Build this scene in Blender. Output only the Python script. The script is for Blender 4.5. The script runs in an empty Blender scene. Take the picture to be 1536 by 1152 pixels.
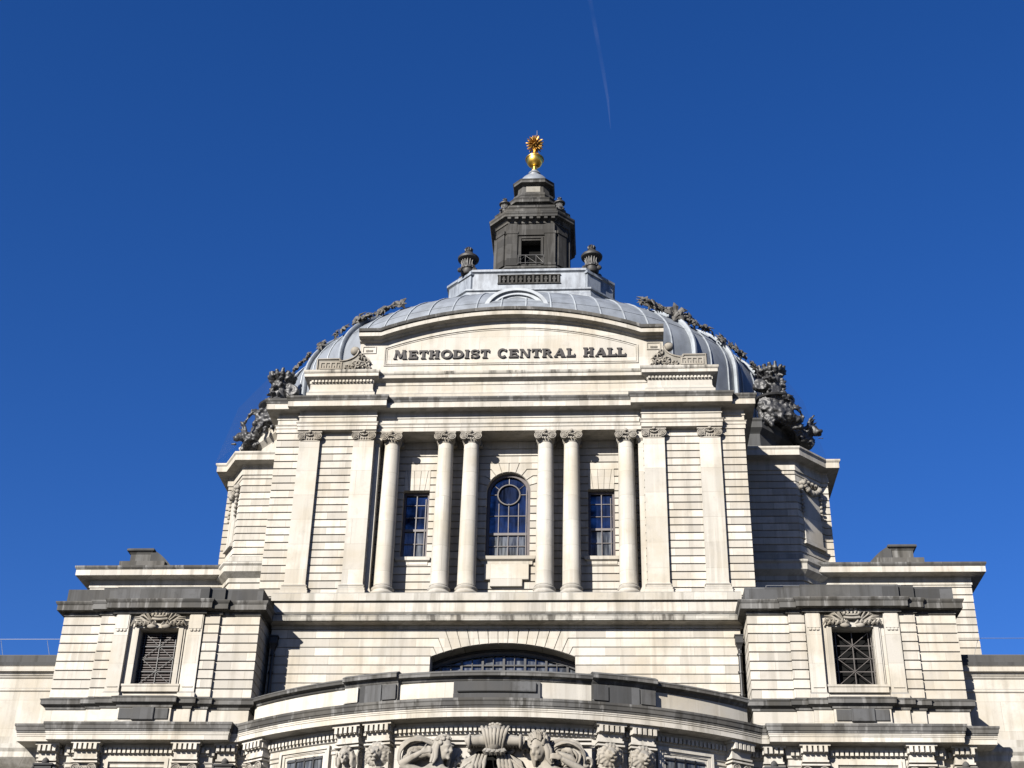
import bpy, math, random
from math import sin, cos, pi, radians, sqrt, atan2, hypot
from mathutils import Vector, Matrix, noise
random.seed(7)
S = bpy.context.scene
COL = S.collection

# ------------------------------------------------------------------ camera
cam_d = bpy.data.cameras.new("camera"); cam = bpy.data.objects.new("camera", cam_d); COL.objects.link(cam)
S.camera = cam
YAW, PITCH, ROLL = radians(-4.2016), radians(30.0789), radians(1.3842)
f_ = Vector((sin(YAW)*cos(PITCH), cos(YAW)*cos(PITCH), sin(PITCH)))
r_ = Vector((cos(YAW), -sin(YAW), 0)); u_ = r_.cross(f_)
rr = cos(ROLL)*r_ + sin(ROLL)*u_; uu = -sin(ROLL)*r_ + cos(ROLL)*u_
cam.matrix_world = Matrix(((rr.x, uu.x, -f_.x, 3.974), (rr.y, uu.y, -f_.y, -52.641), (rr.z, uu.z, -f_.z, 1.6), (0, 0, 0, 1)))
cam_d.sensor_width = 36.0; cam_d.lens = 36.0*2100/1536
cam_d.clip_start = 0.5; cam_d.clip_end = 30000

# ------------------------------------------------------------------ sky, sun, exposure
SUN = Vector((0.62, 1.0, -0.57)).normalized()          # the way the light travels
EL = math.asin(-SUN.z); AZ = atan2(-SUN.x, -SUN.y)
W = bpy.data.worlds.new("World"); S.world = W; W.use_nodes = True
nt = W.node_tree; nt.nodes.clear()
sky = nt.nodes.new("ShaderNodeTexSky"); sky.sky_type = 'NISHITA'; sky.sun_disc = False
sky.sun_elevation = EL; sky.sun_rotation = AZ % (2*pi); sky.altitude = 0; sky.air_density = 1.0; sky.dust_density = 0.15; sky.ozone_density = 4.0
hs = nt.nodes.new("ShaderNodeHueSaturation"); hs.inputs['Saturation'].default_value = 1.25; hs.inputs['Value'].default_value = 1.0
bg = nt.nodes.new("ShaderNodeBackground"); bg.inputs['Strength'].default_value = 0.05
wo = nt.nodes.new("ShaderNodeOutputWorld")
tn = nt.nodes.new('ShaderNodeMix'); tn.data_type = 'RGBA'; tn.blend_type = 'MULTIPLY'; tn.inputs[0].default_value = 1; tn.inputs[7].default_value = (.55, .555, .82, 1)
nt.links.new(sky.outputs[0], hs.inputs['Color']); nt.links.new(hs.outputs[0], tn.inputs[6]); nt.links.new(tn.outputs[2], bg.inputs['Color']); nt.links.new(bg.outputs[0], wo.inputs[0])
sd = bpy.data.lights.new("sun", 'SUN'); sd.energy = 5.0; sd.angle = radians(0.53); sd.color = (1.0, 0.95, 0.875)
sun = bpy.data.objects.new("sun", sd); COL.objects.link(sun)
sun.rotation_euler = SUN.to_track_quat('-Z', 'Y').to_euler(); sun.location = (-40, -60, 60)
S.view_settings.view_transform = 'Standard'; S.view_settings.look = 'None'
S.view_settings.exposure = 1.7; S.view_settings.gamma = 1.0

# ------------------------------------------------------------------ mesh helpers
class MB:
    def __init__(s): s.v = []; s.f = []
    def add(s, vs, fs):
        o = len(s.v); s.v += [tuple(p) for p in vs]; s.f += [tuple(i+o for i in q) for q in fs]
    def box(s, x0, x1, y0, y1, z0, z1):
        s.add([(x0,y0,z0),(x1,y0,z0),(x1,y1,z0),(x0,y1,z0),(x0,y0,z1),(x1,y0,z1),(x1,y1,z1),(x0,y1,z1)],
              [(0,3,2,1),(4,5,6,7),(0,1,5,4),(1,2,6,5),(2,3,7,6),(3,0,4,7)])
    def obox(s, c, ax, ay, az, sx, sy, sz):
        c = Vector(c); ax, ay, az = Vector(ax), Vector(ay), Vector(az)
        p = [c+ax*sx*i+ay*sy*j+az*sz*k for k in (-.5,.5) for i, j in ((-.5,-.5),(.5,-.5),(.5,.5),(-.5,.5))]
        s.add(p, [(0,3,2,1),(4,5,6,7),(0,1,5,4),(1,2,6,5),(2,3,7,6),(3,0,4,7)])
    def sweep(s, plan, prof, closed=False, close_prof=True):
        # plan: (x,y) going so that outward is to the right; prof: (off,z) closed loop, front side going up
        n = len(plan); rows = []
        for i in range(n):
            p = Vector(plan[i])
            a = Vector(plan[i-1]) if (closed or i > 0) else None
            b = Vector(plan[(i+1) % n]) if (closed or i < n-1) else None
            d1 = (p-a).normalized() if a is not None else None
            d2 = (b-p).normalized() if b is not None else None
            if d1 is None: d1 = d2
            if d2 is None: d2 = d1
            n1 = Vector((d1.y, -d1.x)); n2 = Vector((d2.y, -d2.x))
            m = n1+n2; k = m.dot(n1)
            m = m/k if abs(k) > 1e-6 else n1
            rows.append([(p.x+m.x*o, p.y+m.y*o, z) for o, z in prof])
        m_ = len(prof); vs = [q for r in rows for q in r]; fs = []
        for i in range(n if closed else n-1):
            j = (i+1) % n
            for k in range(m_ if close_prof else m_-1):
                l = (k+1) % m_
                fs.append((i*m_+k, j*m_+k, j*m_+l, i*m_+l))
        if not closed and close_prof:
            fs.append(tuple(range(m_))); fs.append(tuple((n-1)*m_+k for k in reversed(range(m_))))
        s.add(vs, fs)
    def lathe(s, c, prof, n=24, a0=0.0):
        # prof: (r,z) bottom to top
        vs = []; m = len(prof)
        for i in range(n):
            a = a0+2*pi*i/n
            for r, z in prof: vs.append((c[0]+r*cos(a), c[1]+r*sin(a), c[2]+z))
        fs = [(i*m+k, ((i+1) % n)*m+k, ((i+1) % n)*m+k+1, i*m+k+1) for i in range(n) for k in range(m-1)]
        fs.append(tuple(i*m for i in reversed(range(n)))); fs.append(tuple(i*m+m-1 for i in range(n)))
        s.add(vs, fs)
    def tube(s, pts, rad, n=8, flat=1.0, up=(0,0,1)):
        pts = [Vector(p) for p in pts]
        if not isinstance(rad, (list, tuple)): rad = [rad]*len(pts)
        vs = []; prev = None
        for i, p in enumerate(pts):
            d = (pts[min(i+1, len(pts)-1)]-pts[max(i-1, 0)]).normalized()
            if prev is None:
                u = Vector(up)
                if abs(u.dot(d)) > .95: u = Vector((1,0,0)) if abs(d.x) < .9 else Vector((0,1,0))
            else: u = prev
            u = (u-d*u.dot(d)).normalized(); prev = u; w = d.cross(u)
            for k in range(n):
                a = 2*pi*k/n; vs.append(p+(u*cos(a)*flat+w*sin(a))*rad[i])
        m = len(pts)
        fs = [(i*n+k, i*n+(k+1) % n, (i+1)*n+(k+1) % n, (i+1)*n+k) for i in range(m-1) for k in range(n)]
        fs.append(tuple(reversed(range(n)))); fs.append(tuple((m-1)*n+k for k in range(n)))
        s.add(vs, fs)
    def ball(s, c, r, n=12, m=8, rot=None):
        if not isinstance(r, (list, tuple)): r = (r, r, r)
        c = Vector(c); vs = []; 
        for j in range(m+1):
            t = -pi/2+pi*j/m
            for i in range(n):
                a = 2*pi*i/n; q = Vector((cos(a)*cos(t)*r[0], sin(a)*cos(t)*r[1], sin(t)*r[2]))
                if rot is not None: q = rot @ q
                vs.append(c+q)
        fs = [(j*n+i, j*n+(i+1) % n, (j+1)*n+(i+1) % n, (j+1)*n+i) for j in range(m) for i in range(n)]
        s.add(vs, fs)
    def poly(s, pts, yf, yb, bev=0.0, gy=0.0):
        # polygon in the XZ plane (any winding), front at yf, going back to yb, front edge chamfered by bev/gy
        ar = sum(pts[i][0]*pts[(i+1) % len(pts)][1]-pts[(i+1) % len(pts)][0]*pts[i][1] for i in range(len(pts)))
        if ar < 0: pts = pts[::-1]
        n = len(pts); inn = pts
        if bev > 0:
            inn = []
            for i in range(n):
                p = Vector(pts[i]); a = (p-Vector(pts[i-1])); b = (Vector(pts[(i+1) % n])-p)
                if a.length < 1e-6 or b.length < 1e-6: inn.append(tuple(p)); continue
                a.normalize(); b.normalize()
                na = Vector((-a.y, a.x)); nb = Vector((-b.y, b.x)); m = na+nb; k = m.dot(na)
                m = m/k if abs(k) > .25 else na
                inn.append(tuple(p+m*bev))
        vs = [(x, yf, z) for x, z in inn]+[(x, yf+gy, z) for x, z in pts]+[(x, yb, z) for x, z in pts]
        fs = [tuple(range(n)), tuple(2*n+i for i in reversed(range(n)))]
        for i in range(n):
            j = (i+1) % n
            if bev > 0: fs.append((n+i, n+j, j, i))
            fs.append((2*n+i, 2*n+j, n+j, n+i))
        s.add(vs, fs)

def obj(name, mb, mat, parent=None, smooth=None, loc=None):
    me = bpy.data.meshes.new(name); me.from_pydata(mb.v, [], mb.f); me.update()
    me.materials.append(mat)
    if smooth is not None:
        me.shade_smooth(); me.set_sharp_from_angle(angle=radians(smooth))
    o = bpy.data.objects.new(name, me); COL.objects.link(o)
    if parent is not None: o.parent = parent
    if loc is not None: o.location = loc
    return o
def tag(o, label, cat=None, group=None, kind=None):
    if label: o['label'] = label
    if cat: o['category'] = cat
    if group: o['group'] = group
    if kind: o['kind'] = kind
    return o
def empty(name, loc=(0,0,0)):
    o = bpy.data.objects.new(name, None); COL.objects.link(o); o.location = loc; o.empty_display_size = .5; return o

# ------------------------------------------------------------------ materials
def mk(name):
    m = bpy.data.materials.new(name); m.use_nodes = True; t = m.node_tree
    b = t.nodes['Principled BSDF']; return m, t, b
def N(t, ty, **kw):
    n = t.nodes.new(ty)
    for k, v in kw.items(): setattr(n, k, v)
    return n
def mth(t, op, a, b=None, c=None, clamp=False):
    n = N(t, 'ShaderNodeMath', operation=op, use_clamp=clamp)
    for i, x in enumerate((a, b, c)):
        if x is None: continue
        if isinstance(x, (int, float)): n.inputs[i].default_value = x
        else: t.links.new(x, n.inputs[i])
    return n.outputs[0]
def mixc(t, fac, a, b, mode='MIX'):
    n = N(t, 'ShaderNodeMix', data_type='RGBA', blend_type=mode)
    for s_, x in ((0, fac), (6, a), (7, b)):
        if isinstance(x, (int, float)): n.inputs[s_].default_value = x
        elif isinstance(x, tuple): n.inputs[s_].default_value = (*x, 1) if len(x) == 3 else x
        else: t.links.new(x, n.inputs[s_])
    return n.outputs[2]
def nz(t, vec, scale, detail=4, rough=.55, sx=None):
    if sx:
        mp = N(t, 'ShaderNodeMapping'); mp.inputs['Scale'].default_value = sx; t.links.new(vec, mp.inputs['Vector']); vec = mp.outputs[0]
    n = N(t, 'ShaderNodeTexNoise'); n.inputs['Scale'].default_value = scale; n.inputs['Detail'].default_value = detail; n.inputs['Roughness'].default_value = rough
    t.links.new(vec, n.inputs['Vector']); return n.outputs['Fac']
def ramp(t, x, lo, hi):
    n = N(t, 'ShaderNodeMapRange', interpolation_type='SMOOTHSTEP'); n.inputs[1].default_value = lo; n.inputs[2].default_value = hi
    t.links.new(x, n.inputs[0]); return n.outputs[0]
def stone(name, col=(.60,.565,.50), h=.341, z0=22.35, w=1.15, var=.10, grime=.35, soot=.8, soot_col=(.10,.098,.092), rough=.85, streak=.25, bump=.25, drip=(.42,.40,.36)):
    col = tuple(x*.45 for x in col)
    m, t, b = mk(name)
    g = N(t, 'ShaderNodeNewGeometry'); P = g.outputs['Position']
    sp = N(t, 'ShaderNodeSeparateXYZ'); t.links.new(P, sp.inputs[0])
    u = mth(t, 'ADD', sp.outputs[0], mth(t, 'MULTIPLY', sp.outputs[1], .77))
    v = mth(t, 'SUBTRACT', sp.outputs[2], z0-20*h)
    cb = N(t, 'ShaderNodeCombineXYZ'); t.links.new(u, cb.inputs[0]); t.links.new(v, cb.inputs[1])
    br = N(t, 'ShaderNodeTexBrick'); t.links.new(cb.outputs[0], br.inputs['Vector'])
    br.inputs['Color1'].default_value = (1-var*1.5,)*3+(1,); br.inputs['Color2'].default_value = (1+var*.6, 1+var*.6, 1+var*.6, 1); br.inputs['Mortar'].default_value = (.45,.43,.40,1)
    br.inputs['Scale'].default_value = 1; br.inputs['Mortar Size'].default_value = .006; br.inputs['Mortar Smooth'].default_value = .3
    br.inputs['Brick Width'].default_value = w; br.inputs['Row Height'].default_value = h; br.inputs['Bias'].default_value = .1
    c = mixc(t, 1.0, col, br.outputs['Color'], 'MULTIPLY')
    big = nz(t, P, .45, 5)
    c = mixc(t, mth(t, 'MULTIPLY', ramp(t, big, .42, .68), .75), c, (col[0]*.80, col[1]*.745, col[2]*.65))
    mid = nz(t, P, 2.6, 6, .65)
    c = mixc(t, mth(t, 'MULTIPLY', ramp(t, mid, .50, .74), grime), c, (col[0]*.62, col[1]*.61, col[2]*.59))
    st = nz(t, P, 1.0, 6, .6, (2.6, 2.6, .16))
    c = mixc(t, mth(t, 'MULTIPLY', ramp(t, st, .47, .66), streak), c, (col[0]*drip[0], col[1]*drip[1], col[2]*drip[2]))
    wst = nz(t, P, 1.0, 4, .6, (3.4, 3.4, .22))
    c = mixc(t, mth(t, 'MULTIPLY', ramp(t, wst, .54, .70), .35+.4*(streak > .9)), c, tuple(min(1,x*(1.18+1.0*(streak > .9))) for x in col))
    fine = nz(t, P, 24, 3, .6)
    c = mixc(t, mth(t, 'MULTIPLY', ramp(t, fine, .45, .8), .18), c, (col[0]*.6, col[1]*.6, col[2]*.6))
    # lichen and soot settled on ledges that face the sky
    ns = N(t, 'ShaderNodeSeparateXYZ'); t.links.new(g.outputs['True Normal'], ns.inputs[0])
    up = ramp(t, ns.outputs[2], .25, .65)
    c = mixc(t, mth(t, 'MULTIPLY', up, mth(t, 'MULTIPLY', ramp(t, mid, .2, .5), soot)), c, soot_col)
    t.links.new(c, b.inputs['Base Color']); b.inputs['Roughness'].default_value = rough; b.inputs['Specular IOR Level'].default_value = .25
    if bump:
        bp = N(t, 'ShaderNodeBump'); bp.inputs['Strength'].default_value = bump; bp.inputs['Distance'].default_value = .02
        t.links.new(mth(t, 'ADD', mid, mth(t, 'MULTIPLY', fine, .5)), bp.inputs['Height']); t.links.new(bp.outputs[0], b.inputs['Normal'])
    return m
def plain(name, col, rough=.6, metal=0.0, var=.3, scale=3, spec=.4, bump=.15, stretch=None, col2=None):
    if metal < .4: col = tuple(x*.42 for x in col); col2 = tuple(x*.42 for x in col2) if col2 else None
    m, t, b = mk(name)
    g = N(t, 'ShaderNodeNewGeometry'); P = g.outputs['Position']
    n = nz(t, P, scale, 5, .6, stretch)
    c2 = col2 or tuple(max(0, x*(1-var)) for x in col)
    c = mixc(t, ramp(t, n, .35, .7), col, c2)
    t.links.new(c, b.inputs['Base Color']); b.inputs['Roughness'].default_value = rough; b.inputs['Metallic'].default_value = metal; b.inputs['Specular IOR Level'].default_value = spec
    if bump:
        bp = N(t, 'ShaderNodeBump'); bp.inputs['Strength'].default_value = bump; bp.inputs['Distance'].default_value = .02
        t.links.new(n, bp.inputs['Height']); t.links.new(bp.outputs[0], b.inputs['Normal'])
    return m
HC = 0.341; HP = 0.3644
M_rust = stone('portland_stone_coursed', h=HC, z0=22.35, var=.2, grime=.45, streak=.32)
M_low = stone('portland_stone_lower', h=HP, z0=17.67, var=.2, grime=.45, streak=.32)
M_smooth = stone('portland_stone_smooth', (.60,.57,.51), h=1.12, z0=22.35, w=2.6, var=.13, grime=.4, streak=.3, soot=.8)
M_trim = stone('portland_stone_trim', (.60,.57,.51), h=3.0, z0=22.0, w=1.4, var=.15, grime=.45, streak=.5, soot=.9)
M_ledge = stone('portland_stone_ledge', (.57,.545,.49), h=3.0, z0=21.2, w=1.3, var=.14, grime=.5, streak=.6, soot=.95)
M_drip = stone('black_streaked_stone', (.52,.50,.45), h=3.0, z0=21.2, w=1.3, var=.2, grime=.8, streak=.88, soot=1.0, soot_col=(.03,.03,.028), drip=(.13,.12,.11))
M_soot = stone('soot_streaked_stone', (.135,.133,.128), h=3.0, z0=16.0, w=1.3, var=.5, grime=.9, streak=1.0, soot=.8, soot_col=(.06,.06,.058))
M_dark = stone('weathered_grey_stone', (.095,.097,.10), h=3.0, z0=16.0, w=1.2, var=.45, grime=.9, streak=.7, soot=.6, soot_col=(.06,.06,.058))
M_carve = stone('carved_stone', (.38,.352,.305), h=9, z0=0, w=9, var=.02, grime=.75, streak=.45, soot=.6, bump=.15)
M_carved_grey = stone('carved_grey_stone', (.30,.285,.25), h=9, z0=0, w=9, var=.02, grime=.6, streak=.3, soot=.4, bump=.15)
M_lant = stone('sooty_lantern_stone', (.058,.057,.055), h=.5, z0=47, w=1.2, var=.5, grime=.9, streak=.92, soot=.5, soot_col=(.16,.16,.15))
M_tier = stone('rain_streaked_lantern_stone', (.10,.098,.093), h=3, z0=47, w=.9, var=.6, grime=.9, streak=.96, soot=.6, soot_col=(.16,.16,.15))
M_lead = plain('weathered_lead', (.27,.30,.34), .55, .0, .35, 1.6, .5, .12, (1, 1, .5), (.19,.21,.235))
M_leadpale = plain('pale_lead_roll', (.42,.46,.50), .5, .0, .3, 2, .5, .1)
M_leadbase = plain('pale_streaked_lead', (.34,.38,.43), .5, .0, .5, 1.6, .5, .1, (2.0, 2.0, .6), (.17,.19,.22))
M_bronze = plain('dark_patinated_bronze', (.040,.040,.041), .55, .0, .5, 3, .5, .3, None, (.016,.016,.017))
M_urn = plain('sooty_urn_metal', (.035,.033,.031), .6, .0, .5, 6, .4, .3)
M_foliage = plain('weathered_lead_foliage', (.13,.12,.105), .7, .0, .6, 4, .4, .3, None, (.045,.042,.038))
M_gold = plain('gilding', (.85,.52,.10), .32, 1.0, .25, 5, .5, .05)
M_goldold = plain('aged_gilding', (.36,.20,.045), .45, .8, .45, 5, .5, .05)
M_frame = plain('brown_window_frame', (.085,.06,.055), .5, .0, .3, 5, .4, .05)
M_framepale = plain('pale_window_bars', (.15,.13,.125), .5, .0, .3, 5, .4, .05)
M_iron = plain('black_iron', (.011,.0105,.0105), .5, .0, .3, 5, .4, .05)
M_bar = plain('grey_brown_iron_bar', (.12,.105,.095), .6, .0, .3, 5, .4, .05)
M_louver = plain('brown_louvre', (.060,.040,.036), .6, .0, .3, 5, .4, .05)
M_void = plain('dark_interior', (.006,.006,.006), .9, .0, .1, 2, .1, 0)
M_letter = plain('dark_brown_letter', (.022,.0165,.015), .6, .0, .3, 6, .3, .1)
M_steel = plain('galvanised_rail', (.22,.23,.25), .5, .0, .2, 4, .5, .05)
M_ground = plain('grey_paving', (.11,.108,.104), .85, .0, .2, .6, .2, .1)
def glassmat(name, base, mixv):
    m, t, b = mk(name)
    b.inputs['Base Color'].default_value = (*base, 1); b.inputs['Roughness'].default_value = .6; b.inputs['Specular IOR Level'].default_value = .0
    gl = N(t, 'ShaderNodeBsdfGlossy'); gl.inputs['Roughness'].default_value = .03; gl.inputs['Color'].default_value = (.55,.75,1,1)
    g = N(t, 'ShaderNodeNewGeometry')
    bp = N(t, 'ShaderNodeBump'); bp.inputs['Strength'].default_value = .25; bp.inputs['Distance'].default_value = .05
    t.links.new(nz(t, g.outputs['Position'], 1.3, 2), bp.inputs['Height']); t.links.new(bp.outputs[0], gl.inputs['Normal'])
    mx = N(t, 'ShaderNodeMixShader')
    vn = nz(t, g.outputs['Position'], 1.1, 3, .6); t.links.new(mth(t, 'MULTIPLY', ramp(t, vn, .3, .75), mixv*2), mx.inputs[0])
    fold = nz(t, g.outputs['Position'], 1.0, 3, .6, (7, 7, .8)); t.links.new(mixc(t, ramp(t, fold, .35, .65), tuple(x*.35 for x in base), tuple(x*1.5 for x in base)), b.inputs['Base Color'])
    t.links.new(b.outputs[0], mx.inputs[1]); t.links.new(gl.outputs[0], mx.inputs[2])
    t.links.new(mx.outputs[0], t.nodes['Material Output'].inputs['Surface']); return m
M_glass = glassmat('window_glass', (.004,.006,.014), .09)
M_glasslow = glassmat('hazy_window_glass', (.050,.054,.058), .04)

# ------------------------------------------------------------------ ground
gm = MB(); gm.box(-3000, 3000, -3000, 3000, -1, 0)
tag(obj('ground', gm, M_ground), 'open grey paved ground in front of the hall', 'ground', kind='structure')

# ------------------------------------------------------------------ the hall
HALL = tag(empty('domed_hall'), 'pale stone domed church hall with a columned upper front and dark roof lantern', 'building')
def part(name, mb, mat, smooth=None, parent=None, label=None):
    o = obj(name, mb, mat, parent or HALL, smooth)
    if label: o['label'] = label
    return o
def rust(z0, z1, h, depth, g=.055, b=.028, zr=None):
    """closed profile of a coursed wall with V grooves at zr + k*h"""
    zr = z0 if zr is None else zr
    p = [(0, z0)]
    k = math.ceil((z0-zr)/h+1e-3)
    while zr+k*h < z1-.04:
        z = zr+k*h
        if z-b > z0+.01: p += [(0, z-b), (-g, z), (0, z+b)]
        k += 1
    p += [(0, z1), (-depth, z1), (-depth, z0)]
    return p
def mir(pl): return [(-x, y) for x, y in reversed(pl)]

# --- core masses (plain backing walls, plus everything below the frame)
m = MB(); m.box(-9.9, 9.9, 1.75, 4.5, 0, 29.6); m.box(-9.3, 9.3, 1.0, 1.8, 0, 21.4); part('core_wall', m, M_smooth)

# --- octagon body behind: setback walls, diagonals, strips
OCT = [(-13.5, 24), (-13.5, 5.6), (-13.25, 5.6), (-12.55, 4.4), (12.6, 4.4), (13.95, 5.75), (14.25, 5.75), (14.25, 24)]
m = MB(); m.sweep(OCT, rust(20, 30.05, HC, .6, zr=22.35)); part('octagon_wall', m, M_rust)
m = MB()
m.sweep(OCT, [(0,30.05),(.05,30.05),(.05,30.3),(.02,30.32),(.02,30.5),(.06,30.54),(.52,30.58),(.52,30.84),(.58,30.92),(.58,31.0),(0,31.14),(-.8,31.14),(-.8,30.05)])
part('octagon_cornice', m, M_trim)
m = MB()
m.sweep(OCT, [(-.02,24.75),(.05,24.75),(.05,24.95),(.12,25.0),(.34,25.16),(.34,25.42),(.42,25.5),(.42,25.58),(.1,25.74),(.1,25.95),(-.02,26.02)])
part('octagon_string_course', m, M_ledge)
for (ax_, ay_, bx_, by_) in ((12.6,4.4,13.95,5.75), (-13.25,5.6,-12.55,4.4)):
    A_, B_ = Vector((ax_, ay_, 0)), Vector((bx_, by_, 0)); t_ = (B_-A_).normalized(); n_ = Vector((t_.y, -t_.x, 0)); L_ = (B_-A_).length; c = (A_+B_)/2; z_ = Vector((0,0,1)); hw_ = L_*.32
    m = MB(); m.obox(c+n_*.0+z_*28.0, t_, n_, z_, hw_*2, .12, 2.6); m.obox(c+n_*.03+z_*26.62, t_, n_, z_, hw_*2.4, .24, .14)
    pp = part('carved_panel', m, M_smooth)
    m = MB(); rnd = random.Random(9)
    for k in range(13):
        q = (k-6)/6; m.ball(c+t_*q*hw_*.95+n_*.16+z_*(29.5-.34*(1-q*q)), .13*rnd.uniform(.8,1.2), 7, 5)
    for sg in (-1, 1):
        for k in range(8): m.ball(c+t_*sg*hw_*1.08+n_*.1+z_*(29.5-.2*k), .12*rnd.uniform(.7,1.15)*(1-.06*k), 7, 5)
    for k in range(9): m.ball(c+t_*(k-4)*hw_*.22+n_*.1+z_*(29.62+.05*(k%2)), .09, 6, 5)
    part('swag', m, M_carve, 60, pp)
# attic stage above the octagon with raking corner blocks
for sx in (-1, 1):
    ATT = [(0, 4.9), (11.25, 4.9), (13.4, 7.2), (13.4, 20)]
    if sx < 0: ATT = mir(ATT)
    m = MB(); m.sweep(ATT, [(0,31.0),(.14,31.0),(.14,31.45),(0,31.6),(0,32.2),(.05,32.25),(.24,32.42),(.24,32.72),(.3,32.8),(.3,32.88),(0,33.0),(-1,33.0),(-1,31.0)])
    part('octagon_attic', m, M_trim if sx < 0 else M_dark)  # right half in a much darker grey stone than the left

# --- upper front storey, rusticated side bays
for sx in (-1, 1):
    pl = [(-10, 4.2), (-10, 0), (-5.72, 0), (-5.72, 1.0)]
    if sx > 0: pl = mir(pl)
    m = MB(); m.sweep(pl, rust(22.30, 29.85, HC, .5, zr=22.35)); part('front_bay_wall', m, M_rust)
# recess wall behind the columns (three windows)
YR = 1.0
def seg(mb, x0, x1, z0, z1, ret=True):
    pl = [(x0, YR+.5), (x0, YR), (x1, YR), (x1, YR+.5)] if ret else [(x0, YR), (x1, YR)]
    mb.sweep(pl, rust(z0, z1, HC, .5 if not ret else .3, zr=22.35))
zc = lambda k: 22.35+HC*k
m = MB()
WX = 3.93; WH = .56; WZ0, WZ1 = zc(6)+.05, zc(15)+.08
for xa, xb in ((-5.75, -WX-WH), (-WX+WH, -1.3), (1.3, WX-WH), (WX+WH, 5.75)): seg(m, xa, xb, 22.30, 29.85)
for c in (-WX, WX):
    seg(m, c-WH, c+WH, 22.30, WZ0, False); seg(m, c-WH, c+WH, zc(18), 29.85, False)
    n = 5
    for i in range(n):
        a0 = -WH+2*WH*i/n; a1 = -WH+2*WH*(i+1)/n
        k0, k1 = a0*1.35, a1*1.35
        m.poly([(c+a0, WZ1), (c+a1, WZ1), (c+min(k1, WH) if i == n-1 else c+max(-WH, min(WH, k1)), zc(18)), (c+max(-WH, min(WH, k0)), zc(18))], YR-.004, YR+.5, .012, .03)
seg(m, -1.3, 1.3, 22.30, zc(6)+.05, False)
# arched centre head: voussoirs stepped into courses
def arch_blocks(mb, cx, cz, r, th, zj, zcourse, ztop, xout, y, yb, czj=None, bev=.022, gy=.045):
    """th: joint angles from horizontal (0..90); zj: outer height of each joint, capped at ztop; blocks whose joints end below ztop run out to xout"""
    czj = cz if czj is None else czj
    for sgn in (-1, 1):
        for k in range(len(th)-1):
            arc = [(r*cos(radians(th[k]+(th[k+1]-th[k])*q/5)), cz+r*sin(radians(th[k]+(th[k+1]-th[k])*q/5))) for q in range(6)]
            def outer(p, z):
                d = Vector((p[0], p[1]-czj)); 
                if abs(d.y) < 1e-4: return (xout, z)
                q = (z-p[1])/d.y; return (p[0]+d.x*q, z)
            p0, p1 = arc[0], arc[-1]; z0, z1 = zj[k], zj[k+1]
            o1 = outer(p1, z1); P_ = list(arc)
            if th[k] == 0: o0 = (xout, z0)
            else: o0 = outer(p0, z0)
            if z1 < ztop-1e-4 or (z0 < ztop-1e-4):
                P_ += [o1, (xout, z1), (xout, z0)]
                if th[k] > 0: P_ += [o0]
            else: P_ += [o1, o0]
            mb.poly([(cx+sgn*x, z) for x, z in P_], y, yb, bev, gy)
RA = .93; CZ = 27.46
arch_blocks(m, 0, CZ, RA, [0,18,36,54,72,90], [CZ, zc(16)+.06, zc(17)+.06, zc(18)+.03, zc(19), zc(19)], None, zc(19), 1.3, YR, YR+.5)
seg(m, -1.3, 1.3, zc(19), 29.85, False)
for sgn in (-1, 1):
    x0, x1 = sorted((sgn*RA, sgn*1.3)); seg(m, x0, x1, zc(6)+.05, CZ, True)
part('recess_wall', m, M_rust)
m = MB(); m.box(-5.7, 5.7, -.02, 1.6, 29.86, 30.2); part('portico_ceiling', m, M_smooth)

# --- pilasters with capitals
def ionic(mb, x, y, z, w=.9, h=.48, d=None):
    """angular ionic capital: centre x,y (front plane y when flat), top z"""
    flat = d is not None
    hw = w/2
    yb = y+d if flat else y+hw
    yf = y if flat else y-hw
    # abacus
    if flat:
        mb.poly([(x-hw-.03, z-.09), (x+hw+.03, z-.09), (x+hw+.05, z), (x-hw-.05, z)], yf-.05, yb, .015, .015)
        mb.box(x-hw*.82, x+hw*.82, yf+.005, yb, z-h, z-.09)
    else:
        pts = []
        for k in range(4):
            a = pi/2*k-3*pi/4
            c0 = (cos(a)*hw*1.46, sin(a)*hw*1.46); pts.append(c0)
            a2 = a+pi/4; pts.append((cos(a2)*hw*.86, sin(a2)*hw*.86))
        pl = [(x+p[0], y+p[1]) for p in pts]
        mb.sweep(pl, [(0, z-.09), (.02, z-.02), (.02, z), (-.3, z), (-.3, z-.09)], closed=True)
        mb.lathe((x, y, z-h), [(.33, 0), (.36, .04), (.36, .1), (.40, .2), (.41, .3), (.36, .38)], 20)
    sides = [(yf, -1)] if flat else [(yf, -1), (yb, 1)]
    for (yy, s2) in sides:
        for sx in (-1, 1):
            # volute drum and its spiral
            cx, cz2 = x+sx*(hw-.13), z-.25
            mb.tube([(cx, yy+s2*.03, cz2), (cx, yy-s2*.16, cz2)], .145, 14)
            for k, (rr_, dy) in enumerate(((.155, .055), (.095, .075), (.045, .095))):
                pts = [(cx+rr_*cos(a), yy+s2*dy*.8, cz2+rr_*sin(a)) for a in [2*pi*q/14 for q in range(15)]]
                mb.tube(pts, .022, 5)
        # festoon and centre flower
        for k in range(7):
            q = (k-3)/3; mb.ball((x+q*.2, yy+s2*.05, z-.13-.09*(1-q*q)), (.05, .045, .04), 6, 5)
        mb.ball((x, yy+s2*.06, z-.05), (.08, .06, .07), 8, 6)
        for k in range(5):
            q = (k-2)*.11; mb.ball((x+q, yy+s2*.02, z-.36), (.04, .035, .05), 6, 5)
ZCAP = 29.84; ZSH = 29.36
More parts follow.
